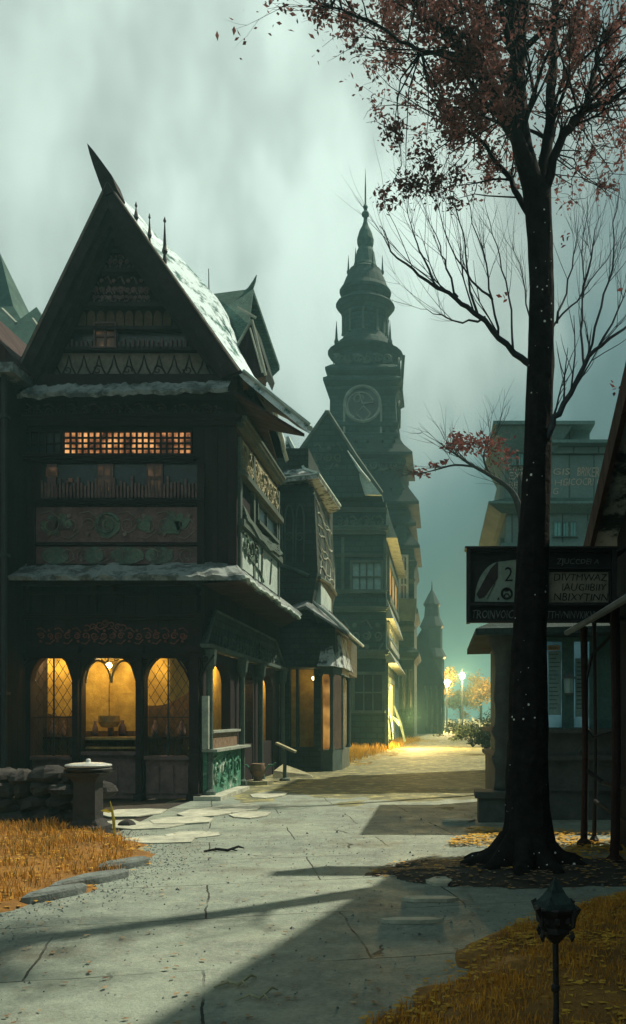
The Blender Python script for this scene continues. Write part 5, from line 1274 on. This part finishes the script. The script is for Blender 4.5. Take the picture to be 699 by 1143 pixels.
# ================================================================== TREES
def limb(mb, pts, rads, n=7, sub_=3, wob=.12, jit=.0):
    """smooth limb through points (Catmull-Rom)"""
    P_ = [Vector(p) for p in pts]; out = []; ro = []
    for i in range(len(P_)-1):
        p0 = P_[max(i-1,0)]; p1 = P_[i]; p2 = P_[i+1]; p3 = P_[min(i+2,len(P_)-1)]
        for k in range(sub_):
            t = k/sub_; t2 = t*t; t3 = t2*t
            q = .5*((2*p1) + (p2-p0)*t + (2*p0-5*p1+4*p2-p3)*t2 + (3*p1-p0-3*p2+p3)*t3)
            if jit: q += Vector((U(-jit,jit), U(-jit,jit), U(-jit,jit)))
            out.append(q); ro.append(rads[i]+(rads[i+1]-rads[i])*t)
    out.append(P_[-1]); ro.append(rads[-1])
    mb.tube(out, ro, n, wob); return out, ro
def twig_tree(mb, p, d, L_, r, depth, spread=.5, up=.1, tips=None, n=5):
    pts = [p]; q = p.copy(); dd = d.normalized(); seg = 4
    for i in range(seg):
        dd = (dd + Vector((U(-.16,.16), U(-.16,.16), U(-.12,.16)+up*.3))).normalized(); q = q + dd*L_/seg; pts.append(q.copy())
    mb.tube(pts, [r*(1-.7*i/seg) for i in range(seg+1)], n)
    if tips is not None and depth <= 1: tips.append(pts[-1]); tips.append(pts[-2])
    if depth > 0:
        for k in range(random.choice((2,3))):
            i = random.choice((1,2,3)); s = random.choice((-1,1))
            ax_ = dd.orthogonal().normalized(); ax_.rotate(Matrix.Rotation(U(0,6.28), 3, dd))
            nd = (dd + ax_*U(spread*.6, spread*1.5)).normalized()
            twig_tree(mb, pts[i], nd, L_*U(.5,.8), r*.55, depth-1, spread, up, tips, 4)

TY = 9.4
TR = thing('autumn_tree', 'big black trunked autumn tree with thinning reddish leaves', 'tree', (G(586,970).x, TY, 0))
tk = MB()
def T(px, py, dy=0): return P(px, py, TY) + Vector((0, dy, 0))
def Td(px, py, dy): return P(px, py, TY+dy)
tr_pts = [(586,985,38),(587,968,33),(588,950,28),(589,915,25),(589,870,23),(590,820,22),(590,760,20),(591,700,18.5),(594,640,18),(598,560,16),(601,480,15),(604,400,14),(605,320,13.5),(602,250,14),(599,205,15)]
pts = [T(x, y) for x, y, r in tr_pts]; rad = [r*.0094 for x, y, r in tr_pts]; pts[0].z = -.15
n = 56; rings = []
P2 = []; R2 = []
for i in range(len(pts)-1):
    for k in range(9): P2.append(pts[i].lerp(pts[i+1], k/9)); R2.append(rad[i]+(rad[i+1]-rad[i])*k/9)
P2.append(pts[-1]); R2.append(rad[-1])
for p, r in zip(P2, R2):
    ring = []
    for k in range(n):
        g = 2*PI*k/n; fl_ = max(0, 1-p.z/.7)
        rr = r*(1 + fl_*fl_*.35*max(0, math.sin(g*5+.6)) + .08*mnoise.noise(Vector((math.cos(g)*2, math.sin(g)*2, p.z*1.3))) + .06*mnoise.noise(Vector((math.cos(g)*6, math.sin(g)*6, p.z*1.2))) + .09*abs(mnoise.noise(Vector((math.cos(g)*9, math.sin(g)*9, p.z*1.6)))) + .04*mnoise.noise(Vector((math.cos(g)*16, math.sin(g)*16, p.z*5))))
        ring.append((p.x+rr*math.cos(g), p.y+rr*math.sin(g), p.z))
    rings.append(ring)
tk.loft(rings)
for g, l in ((3.3,.72), (3.9,.6), (2.6,.5), (5.2,.45), (4.6,.5), (.4,.42), (6.0,.46)):    # surface roots
    b0 = Vector((pts[0].x, TY, 0)); d = Vector((math.cos(g), math.sin(g), 0))
    limb(tk, [b0+d*.15+Vector((0,0,.28)), b0+d*.38+Vector((0,0,.09)), b0+d*.62+Vector((U(-.05,.05),0,.04)), b0+d*l+Vector((U(-.1,.1),U(-.1,.1),-.03))], [.16,.12,.07,.03], 7)
part('trunk', tk, M['bark'], TR, smooth=True)
bm_ = MB(); tips = []
k94 = .0094
def br(pts, r0, r1, n=8, jit=.02):
    m_ = len(pts); return limb(bm_, [Td(*p) for p in pts], [(r0+(r1-r0)*i/(m_-1))*k94 for i in range(m_)], n, 3, .1, jit)
main = []
main.append(br([(598,215,0),(585,165,0),(577,120,-.1),(578,60,-.15),(582,0,-.2),(580,-60,-.2)], 13, 7))
main.append(br([(601,215,0),(610,170,.15),(615,120,.3),(618,60,.4),(622,0,.5),(630,-50,.6)], 7, 4))
main.append(br([(604,225,0),(614,195,-.1),(630,150,-.3),(645,130,-.5),(672,118,-.7),(705,98,-.9)], 6, 2))
main.append(br([(632,148,-.3),(650,125,-.2),(661,95,0),(668,60,.2),(685,30,.3),(700,5,.4)], 4.5, 1.6))
main.append(br([(590,190,0),(572,145,-.3),(548,98,-.6),(525,62,-.8),(500,35,-1.0),(470,22,-1.1)], 9, 2))
main.append(br([(582,150,0),(565,100,.3),(552,55,.6),(543,20,.8),(535,-20,1)], 7, 2.5))
main.append(br([(596,262,0),(585,230,.2),(570,200,.4),(548,172,.6),(530,150,.7),(512,142,.8)], 4.5, 1.2))
main.append(br([(520,62,-.8),(480,58,-1),(445,45,-1.1),(410,22,-1.2),(370,8,-1.3)], 2.5, .8))
main.append(br([(578,70,-.1),(566,40,-.6),(560,0,-1),(556,-40,-1.2)], 4, 2))
main.append(br([(620,60,.4),(640,30,.8),(655,0,1),(668,-30,1.2)], 3, 1.5))
main_bm = bm_; bm_ = MB(); bare = []
bare.append(br([(606,420,0),(592,408,0),(575,394,-.1),(558,376,-.3),(531,348,-.5),(510,333,-.6),(488,320,-.7),(460,300,-.8),(438,280,-.9),(424,252,-1)], 4.4, .4))
for q_ in ([(558,376,-.3),(549,335,-.4),(541,295,-.5),(529,250,-.6),(516,205,-.6)], [(531,348,-.5),(524,310,-.4),(519,270,-.3),(508,235,-.2),(499,205,-.2)], [(575,392,-.1),(570,345,.1),(560,300,.2),(552,262,.3),(541,225,.3)],
           [(540,355,-.4),(515,360,-.2),(492,352,0),(470,345,.1)], [(510,333,-.6),(500,300,-.7),(490,275,-.8),(478,240,-.9)], [(488,320,-.7),(474,290,-.6),(462,262,-.6),(455,232,-.5)], [(592,405,0),(590,355,.2),(583,310,.4),(572,270,.5)], [(549,335,-.4),(528,315,-.6),(500,270,-.8),(488,225,-.9)]):
    bare.append(br(q_, 1.4, .25, 6))
bare.append(br([(604,505,0),(616,475,-.1),(628,452,-.1),(651,407,-.2),(670,385,-.3),(705,360,-.4)], 4.5, 1.2))
for q_ in ([(651,407,-.2),(648,370,0),(651,330,.1),(650,285,.2),(656,225,.3)], [(655,398,-.2),(672,345,-.3),(682,300,-.3),(686,250,-.3),(692,205,-.3)], [(606,380,0),(622,358,.1),(645,335,.2),(668,300,.3),(690,270,.3)], [(651,330,.1),(660,290,0),(668,245,0)], [(622,358,.1),(632,325,.3),(640,285,.4),(645,255,.4)], [(670,385,-.3),(690,345,-.2),(702,318,-.1)]):
    bare.append(br(q_, 1.6, .3, 6))
for pts_, ro in bare:
    for k in range(9):
        i = random.randrange(3, len(pts_)); d = (pts_[i]-pts_[i-1]).normalized()
        s = Vector((U(-.8,.8), U(-.6,.6), U(.2,.9))); twig_tree(bm_, pts_[i], d*.8+s*.6, U(.35,.9), max(.0022, ro[i]*.4), 1, .4, .25)
part('bare_branches', bm_, M['bark_bare'], TR, smooth=True); bm_ = main_bm
for pts_, ro in main:
    for k in range(8):
        i = random.randrange(2, len(pts_)); d = (pts_[i]-pts_[i-1]).normalized()
        twig_tree(bm_, pts_[i], d+Vector((U(-.9,.9), U(-.8,.8), U(-.5,.7))), U(.5,1.1), max(.004, ro[i]*.45), 2, .6, .05, tips)
clusters = [(372,8,42,12,620),(425,20,45,20,820),(470,42,45,26,950),(505,35,45,35,800),(520,70,40,25,420),(455,78,48,14,300),(500,108,40,12,260),(512,135,48,20,760),(500,150,55,16,620),(468,178,40,9,300),(535,165,24,16,300),(545,120,22,18,200),
            (560,25,30,25,420),(620,20,28,28,420),(650,50,28,22,330),(680,30,24,36,520),(640,95,24,16,220),(672,85,22,20,280),(688,185,22,12,180),(650,190,20,14,160),(636,165,16,14,130),(690,140,16,14,120),(600,-10,60,16,500),(470,-5,90,14,700),(685,-10,30,15,250),(600,65,26,26,220),(430,60,30,10,120),(662,178,20,10,90)]
lv = []
for (px, py, rx_, ry_, n_) in clusters:
    if px > 590 and py > 50: n_ = int(n_*.5)
    if (px, py) in ((545,120),(560,25),(500,108),(455,78),(600,65)): n_ = int(n_*.55)
    dy = U(-1.2, 1.0); c = Td(px, py, dy)
    sub_c = [c + Vector((max(-1,min(1,random.gauss(0,.6)))*rx_*k94, random.gauss(0,.45), random.gauss(0,.5)*ry_*k94)) for _ in range(6)]
    for s_ in sub_c:
        best = min((pt for m_ in main for pt in m_[0][3:]), key=lambda q_: (q_-s_).length)
        if (best-s_).length < 1.5:
            o_ = (s_-best); m1 = best+o_*.35+Vector((U(-.12,.12),U(-.1,.1),U(-.02,.16))); m2 = best+o_*.7+Vector((U(-.12,.12),U(-.1,.1),U(-.06,.14)))
            bm_.tube([best, m1, m2, s_], [.010,.007,.005,.0025], 4)
        for _ in range(4):
            e_ = s_+Vector((U(-.28,.28),U(-.25,.25),U(-.18,.18))); bm_.tube([s_, s_.lerp(e_, .5)+Vector((U(-.04,.04),0,U(-.03,.06))), e_], [.004,.003,.0015], 3)
    for _ in range(int(n_*1.85)):
        s_ = random.choice(sub_c); lv.append(s_ + Vector((random.gauss(0,.15)*rx_*k94, random.gauss(0,.13), random.gauss(0,.19)*ry_*k94)))
for t_p in tips:
    if R() < .6:
        for _ in range(5): lv.append(t_p + Vector((random.gauss(0,.09), random.gauss(0,.09), random.gauss(0,.08))))
part('branches', bm_, M['bark_thin'], TR, smooth=True)
def leaf_mesh(pts_, s0_, s1_, droop=0):
    vs = []; fs = []
    for p in pts_:
        s = U(s0_, s1_); d = Vector((random.gauss(0,1), random.gauss(0,1), random.gauss(0,.8)-droop)).normalized(); e = d.orthogonal().normalized(); e.rotate(Matrix.Rotation(U(0,6.28), 3, d)); nrm = d.cross(e)
        b0 = len(vs); vs += [p-d*s, p+e*s*.5-d*s*.1+nrm*s*.12, p+d*s, p-e*s*.5-d*s*.1+nrm*s*.12]; fs.append((b0,b0+1,b0+2,b0+3))
    m_ = MB(); m_.v = vs; m_.f = fs; return m_
part('crown', leaf_mesh(lv, .012, .038), M['leaf_brown'], TR)
few = [Td(630,266,-.2), Td(695,323,-.3), Td(690,435,-.3), Td(683,430,-.3), Td(697,428,-.2), Td(632,268,-.2), Td(560,330,0)] 
part('crown', leaf_mesh([p+Vector((U(-.05,.05),U(-.05,.05),U(-.05,.05))) for p in few for _ in range(4)], .02, .045), M['leaf_red'], TR)

# slender tree behind the kiosk with a reaching red branch
SY = 19.0; ST = thing('slender_tree', 'slender grey tree reaching left with sparse red leaves', 'tree', (P(590,0,SY).x, SY, 0))
st = MB(); ks = SY/1000
def Q(px, py, dy=0): return P(px, py, SY+dy)
sb_ = P(590,0,SY)
o1 = limb(st, [Vector((sb_.x,SY,-.1)), Q(592,760), Q(590,680), Q(586,620), Q(583,580), Q(581,530)], [.16,.13,.12,.11,.09,.05], 9)
o2 = limb(st, [Q(584,590), Q(578,562,-.1), Q(568,545,-.2), Q(548,531,-.3), Q(528,520,-.4), Q(510,508,-.5), Q(495,498,-.5)], [.085,.075,.06,.045,.032,.02,.008], 7)
o3 = limb(st, [Q(530,521,-.4), Q(508,519,-.5), Q(488,524,-.6), Q(465,530,-.7)], [.025,.02,.014,.006], 6)
o4 = limb(st, [Q(548,531,-.3), Q(540,512,-.1), Q(545,494,0), Q(555,484,.1)], [.03,.022,.015,.006], 6)
tb = st; tps = []
for o_, nn in ((o2,18), (o3,8), (o4,10), (o1,10)):
    for k in range(nn):
        i = random.randrange(3, len(o_[0])); d = (o_[0][i]-o_[0][i-1]).normalized(); twig_tree(tb, o_[0][i], d+Vector((U(-.8,.4),U(-.5,.5),U(-.1,.9))), U(.4,1.0), .008, 1, .5, .1, tps)
part('trunk', tb, M['bark_grey'], ST, smooth=True)
lv2 = []
for (px, py, rx_, ry_, n_) in ((515,493,16,11,170),(545,495,22,12,170),(502,500,8,5,40),(470,528,9,5,40),(486,519,7,4,26),(496,515,4,3,14),(560,510,18,14,70),(530,500,24,14,60)):
    lv2 += [Q(px+random.gauss(0,.5)*rx_, py+random.gauss(0,.5)*ry_, random.gauss(-.3,.4)) for _ in range(n_)]
part('crown', leaf_mesh(lv2, .035, .075), M['leaf_red'], ST)

# golden trees, lamps and bank at the far end
for (px, ptop, rpx, Y, lab) in ((494,752,13,100,'round golden tree at the street end beside the spired hall'),(536,756,16,104,'spreading golden tree at the street end on the right'),(514,768,12,112,'low golden tree between the two street lamps')):
    g = P(px, 0, Y); g.z = 0; q_ = thing('golden_tree', lab, 'tree', g, 'golden trees at the street end')
    cz_ = P(0, ptop+rpx, Y).z; r = rpx*Y/1000; w = MB()
    limb(w, [(g.x,Y,-.1), (g.x+.1,Y,cz_*.5), (g.x,Y,cz_)], [.22,.16,.06], 7)
    for _ in range(7): w.tube([(g.x,Y,cz_*.6), (g.x+U(-r,r)*.5,Y+U(-r,r)*.5,cz_*.9), (g.x+U(-r,r),Y+U(-r,r),cz_+U(-.3,.8)*r)], [.08,.05,.02], 4)
    part('trunk', w, M['bark_thin'], q_)
    pts_ = []
    for _ in range(14):
        cc = Vector((g.x+random.gauss(0,.5)*r, Y+random.gauss(0,.5)*r, cz_+random.gauss(0,.42)*r))
        pts_ += [cc+Vector((random.gauss(0,.28)*r, random.gauss(0,.28)*r, random.gauss(0,.24)*r)) for _ in range(170)]
    part('crown', leaf_mesh(pts_, .10, .22), M['leaf_gold'], q_)
for (px, py, Y, pw, lab) in ((516,754,96,14000,'taller lit street lamp at the end of the street'),(499,762,92,9000,'lit street lamp beside the spired hall at the street end')):
    g = P(px, 0, Y); zt = P(0, py, Y).z; q_ = thing('street_lamp', lab, 'street lamp', (g.x, Y, 0), 'lit lamps at the street end')
    part('post', MB().lathe(g.x, Y, [(.2,0),(.18,.5),(.08,.7),(.06,zt-.6),(.12,zt-.5),(.05,zt-.45)], 8), M['black_iron'], q_)
    part('globe', MB().lathe(g.x, Y, [(.05,zt-.45),(.25,zt-.3),(.32,zt),(.2,zt+.3),(.0,zt+.4)], 10), M['lamp_glow'], q_, smooth=True)
    part('cap', MB().lathe(g.x, Y, [(.22,zt+.32),(.05,zt+.5),(.0,zt+.8)], 8), M['black_iron'], q_)
    lamp_light(q_, (g.x, Y-.5, zt), pw, (1,.70,.28), .3)
# low rubble wall crossing the street end
w = MB()
for i in range(26):
    x0 = .2+i*.32; h0 = U(.8,1.5); w.hexa([(x0,101,0),(x0+.3,101,0),(x0+.3,101.6,0),(x0,101.6,0),(x0+U(0,.06),101.05,h0),(x0+.27,101.05,h0+U(-.2,.2)),(x0+.27,101.5,h0),(x0+.02,101.5,h0)])
solo('rubble_wall', w, M['trim_pale'], 'low pale rubble wall below the golden trees at the street end', 'wall', (4,101,0))
# shrubs on the right-hand bank, each of its own
for (px, py, r, h, lab, mt) in ((545,842,.9,1.3,'dark green shrub on the right bank nearest the kiosk','bush'),(528,834,1.0,1.1,'low green shrub in the middle of the right bank','bush'),(515,826,1.2,1.2,'olive shrub on the right bank nearest the golden trees','grass_green'),(552,830,1.3,2.0,'tall dark shrub standing behind the right bank','bush')):
    g = G(px, py); q_ = thing('shrub', lab, 'shrub', g, 'shrubs on the right bank')
    w = MB()
    for _ in range(14): w.tube([g, g+Vector((U(-r,r)*.5,U(-r,r)*.5,h*.5)), g+Vector((U(-r,r),U(-r,r),h*U(.7,1)))], [.03,.02,.008], 4)
    part('stem', w, M['bark_thin'], q_)
    pts_ = []
    for _ in range(16):
        cc = g+Vector((random.gauss(0,.5)*r, random.gauss(0,.5)*r, h*U(.15,.8)))
        pts_ += [cc+Vector((random.gauss(0,.2)*r, random.gauss(0,.2)*r, abs(random.gauss(0,.2))*h)) for _ in range(55)]
    part('foliage', leaf_mesh(pts_, .05, .11), M[mt], q_)
# roadside straw by the left fronts
def kF(x, y): return min((edge_x([(26,-3.0),(32,-2.9),(40,-2.4),(46,-2.0),(54,-1.6),(62,-.9)], y)-x)*.8, x-(-4.6), 1)
solo('grass', blades(kF, 9000, -4.6, -.8, 29, 60, .10, .36, .014, .02, .8), M['leaf_gold'], 'long golden straw growing along the far left house fronts', 'grass', (-3,40,0), kind='stuff')

# ================================================================== SKY, SUN, HAZE
EL, AZ = math.radians(55), math.radians(53)                           # azimuth from +Y towards +X
sd_ = Vector((math.sin(AZ)*math.cos(EL), math.cos(AZ)*math.cos(EL), math.sin(EL)))
su = bpy.data.lights.new('sun', 'SUN'); su.energy = 5.0; su.angle = math.radians(1.2); su.color = (1, .93, .70)
so = bpy.data.objects.new('sun', su); col.objects.link(so); so.rotation_euler = (-sd_).to_track_quat('-Z', 'Y').to_euler(); so.location = sd_*60

wd = bpy.data.worlds.new('World'); scene.world = wd; wd.use_nodes = True; nt = wd.node_tree; N = nt.nodes; L = nt.links
bg = N['Background']; bg.inputs['Strength'].default_value = .10
sky = N.new('ShaderNodeTexSky'); sky.sky_type = 'NISHITA'; sky.sun_disc = False; sky.sun_elevation = EL; sky.sun_rotation = AZ; sky.air_density = 1.2; sky.dust_density = 4
tc = N.new('ShaderNodeTexCoord')
def wn(op, a_, b_=None, c_v=None):
    m = N.new('ShaderNodeMath'); m.operation = op
    for i, v_ in enumerate((a_, b_, c_v)):
        if v_ is None: continue
        if isinstance(v_, (int, float)): m.inputs[i].default_value = v_
        else: L.new(v_, m.inputs[i])
    return m.outputs[0]
def wr_(v_, a_, b_, c_v=0., d_=1., smooth=True):
    r = N.new('ShaderNodeMapRange'); r.interpolation_type = 'SMOOTHSTEP' if smooth else 'LINEAR'
    for k, x in (('From Min',a_),('From Max',b_),('To Min',c_v),('To Max',d_)): r.inputs[k].default_value = x
    L.new(v_, r.inputs['Value']); return r.outputs['Result']
sep = N.new('ShaderNodeSeparateXYZ'); L.new(tc.outputs['Generated'], sep.inputs[0])
mp = N.new('ShaderNodeMapping'); mp.inputs['Scale'].default_value = (6.5, 6.5, .45); L.new(tc.outputs['Generated'], mp.inputs['Vector'])
n1 = N.new('ShaderNodeTexNoise'); n1.inputs['Scale'].default_value = 1.7; n1.inputs['Detail'].default_value = 3; n1.inputs['Roughness'].default_value = .5; L.new(mp.outputs[0], n1.inputs['Vector'])
mp2 = N.new('ShaderNodeMapping'); mp2.inputs['Scale'].default_value = (1.2, 1.2, 1.6); L.new(tc.outputs['Generated'], mp2.inputs['Vector'])
n2 = N.new('ShaderNodeTexNoise'); n2.inputs['Scale'].default_value = 1.6; n2.inputs['Detail'].default_value = 4; L.new(mp2.outputs[0], n2.inputs['Vector'])
def lobe(px, py, width):                                              # a bright break in the cloud
    d = (P(px, py, 1) - Vector((0,0,EYE))).normalized()
    vm = N.new('ShaderNodeVectorMath'); vm.operation = 'DOT_PRODUCT'; vm.inputs[1].default_value = d
    nv = N.new('ShaderNodeVectorMath'); nv.operation = 'NORMALIZE'; L.new(tc.outputs['Generated'], nv.inputs[0]); L.new(nv.outputs[0], vm.inputs[0])
    return wr_(vm.outputs['Value'], math.cos(math.radians(width)), 1.0)
l1 = lobe(250, 250, 25); l4_d = None; l2 = lobe(175, 60, 13); l3 = lobe(690, 120, 22)
sh = wn('MULTIPLY_ADD', l1, .60, .13)
sh = wn('MULTIPLY_ADD', l2, .16, sh); sh = wn('MULTIPLY_ADD', l3, .20, sh); vmb = N.new('ShaderNodeVectorMath'); vmb.operation = 'DOT_PRODUCT'; vmb.inputs[1].default_value = Vector((-.25,-.75,.6)).normalized(); L.new(tc.outputs['Generated'], vmb.inputs[0]); sh = wn('MULTIPLY_ADD', wr_(vmb.outputs['Value'], .25, 1.0), .5, sh)  # added bright sky behind the camera, out of view, lighting the house fronts
sh = wn('MULTIPLY', sh, wr_(n1.outputs['Fac'], .3, .7, .72, 1.22)); sh = wn('MULTIPLY', sh, wr_(n2.outputs['Fac'], .3, .7, .85, 1.15))
sh = wn('MULTIPLY', sh, wr_(sep.outputs['Z'], .0, .42, .34, 1.0))
cl = N.new('ShaderNodeMix'); cl.data_type = 'RGBA'; cl.inputs[6].default_value = (.27,.60,.64,1); cl.inputs[7].default_value = (.82,1.0,.885,1); L.new(wr_(sh, .12, .62), cl.inputs[0])
sc_ = N.new('ShaderNodeVectorMath'); sc_.operation = 'SCALE'; L.new(cl.outputs[2], sc_.inputs[0]); L.new(wn('MULTIPLY', sh, 8.0), sc_.inputs['Scale'])
mxs = N.new('ShaderNodeMix'); mxs.data_type = 'RGBA'; mxs.inputs[0].default_value = .90; L.new(sky.outputs[0], mxs.inputs[6]); L.new(sc_.outputs[0], mxs.inputs[7])
L.new(mxs.outputs[2], bg.inputs['Color'])

hm = bpy.data.materials.new('haze'); hm.use_nodes = True; N = hm.node_tree.nodes; N.remove(N['Principled BSDF'])
vo = N.new('ShaderNodeVolumePrincipled'); vo.inputs['Color'].default_value = (.27,.56,.60,1); vo.inputs['Density'].default_value = .0023; vo.inputs['Anisotropy'].default_value = .2
hm.node_tree.links.new(vo.outputs[0], N['Material Output'].inputs['Volume'])
hb = MB().box(-700, 700, -60, 1200, -1.1, 44)
solo('haze', hb, hm, None, None, (0,0,0), kind='stuff')

# ================================================================== CAMERA
cam = bpy.data.cameras.new('camera'); co = bpy.data.objects.new('camera', cam); col.objects.link(co)
co.location = (0, 0, EYE); co.rotation_euler = (math.radians(90), 0, 0)
cam.sensor_fit = 'AUTO'; cam.sensor_width = 36; cam.lens = 36*1000/1143
cam.shift_x = -(490-349.5)/1143; cam.shift_y = (800-571.5)/1143
cam.clip_end = 4000; scene.camera = co
vs_ = scene.view_settings; vs_.view_transform = 'Standard'; vs_.look = 'None'; vs_.exposure = .25; vs_.gamma = 1; vs_.use_curve_mapping = False
scene.render.engine = 'CYCLES'; cy = scene.cycles
cy.use_denoising = True; cy.max_bounces = 6; cy.diffuse_bounces = 3; cy.volume_bounces = 1; cy.transparent_max_bounces = 4
cy.sample_clamp_indirect = 4; cy.use_adaptive_sampling = True
for o in list(scene.objects):
    if 'base' in o.keys(): del o['base']
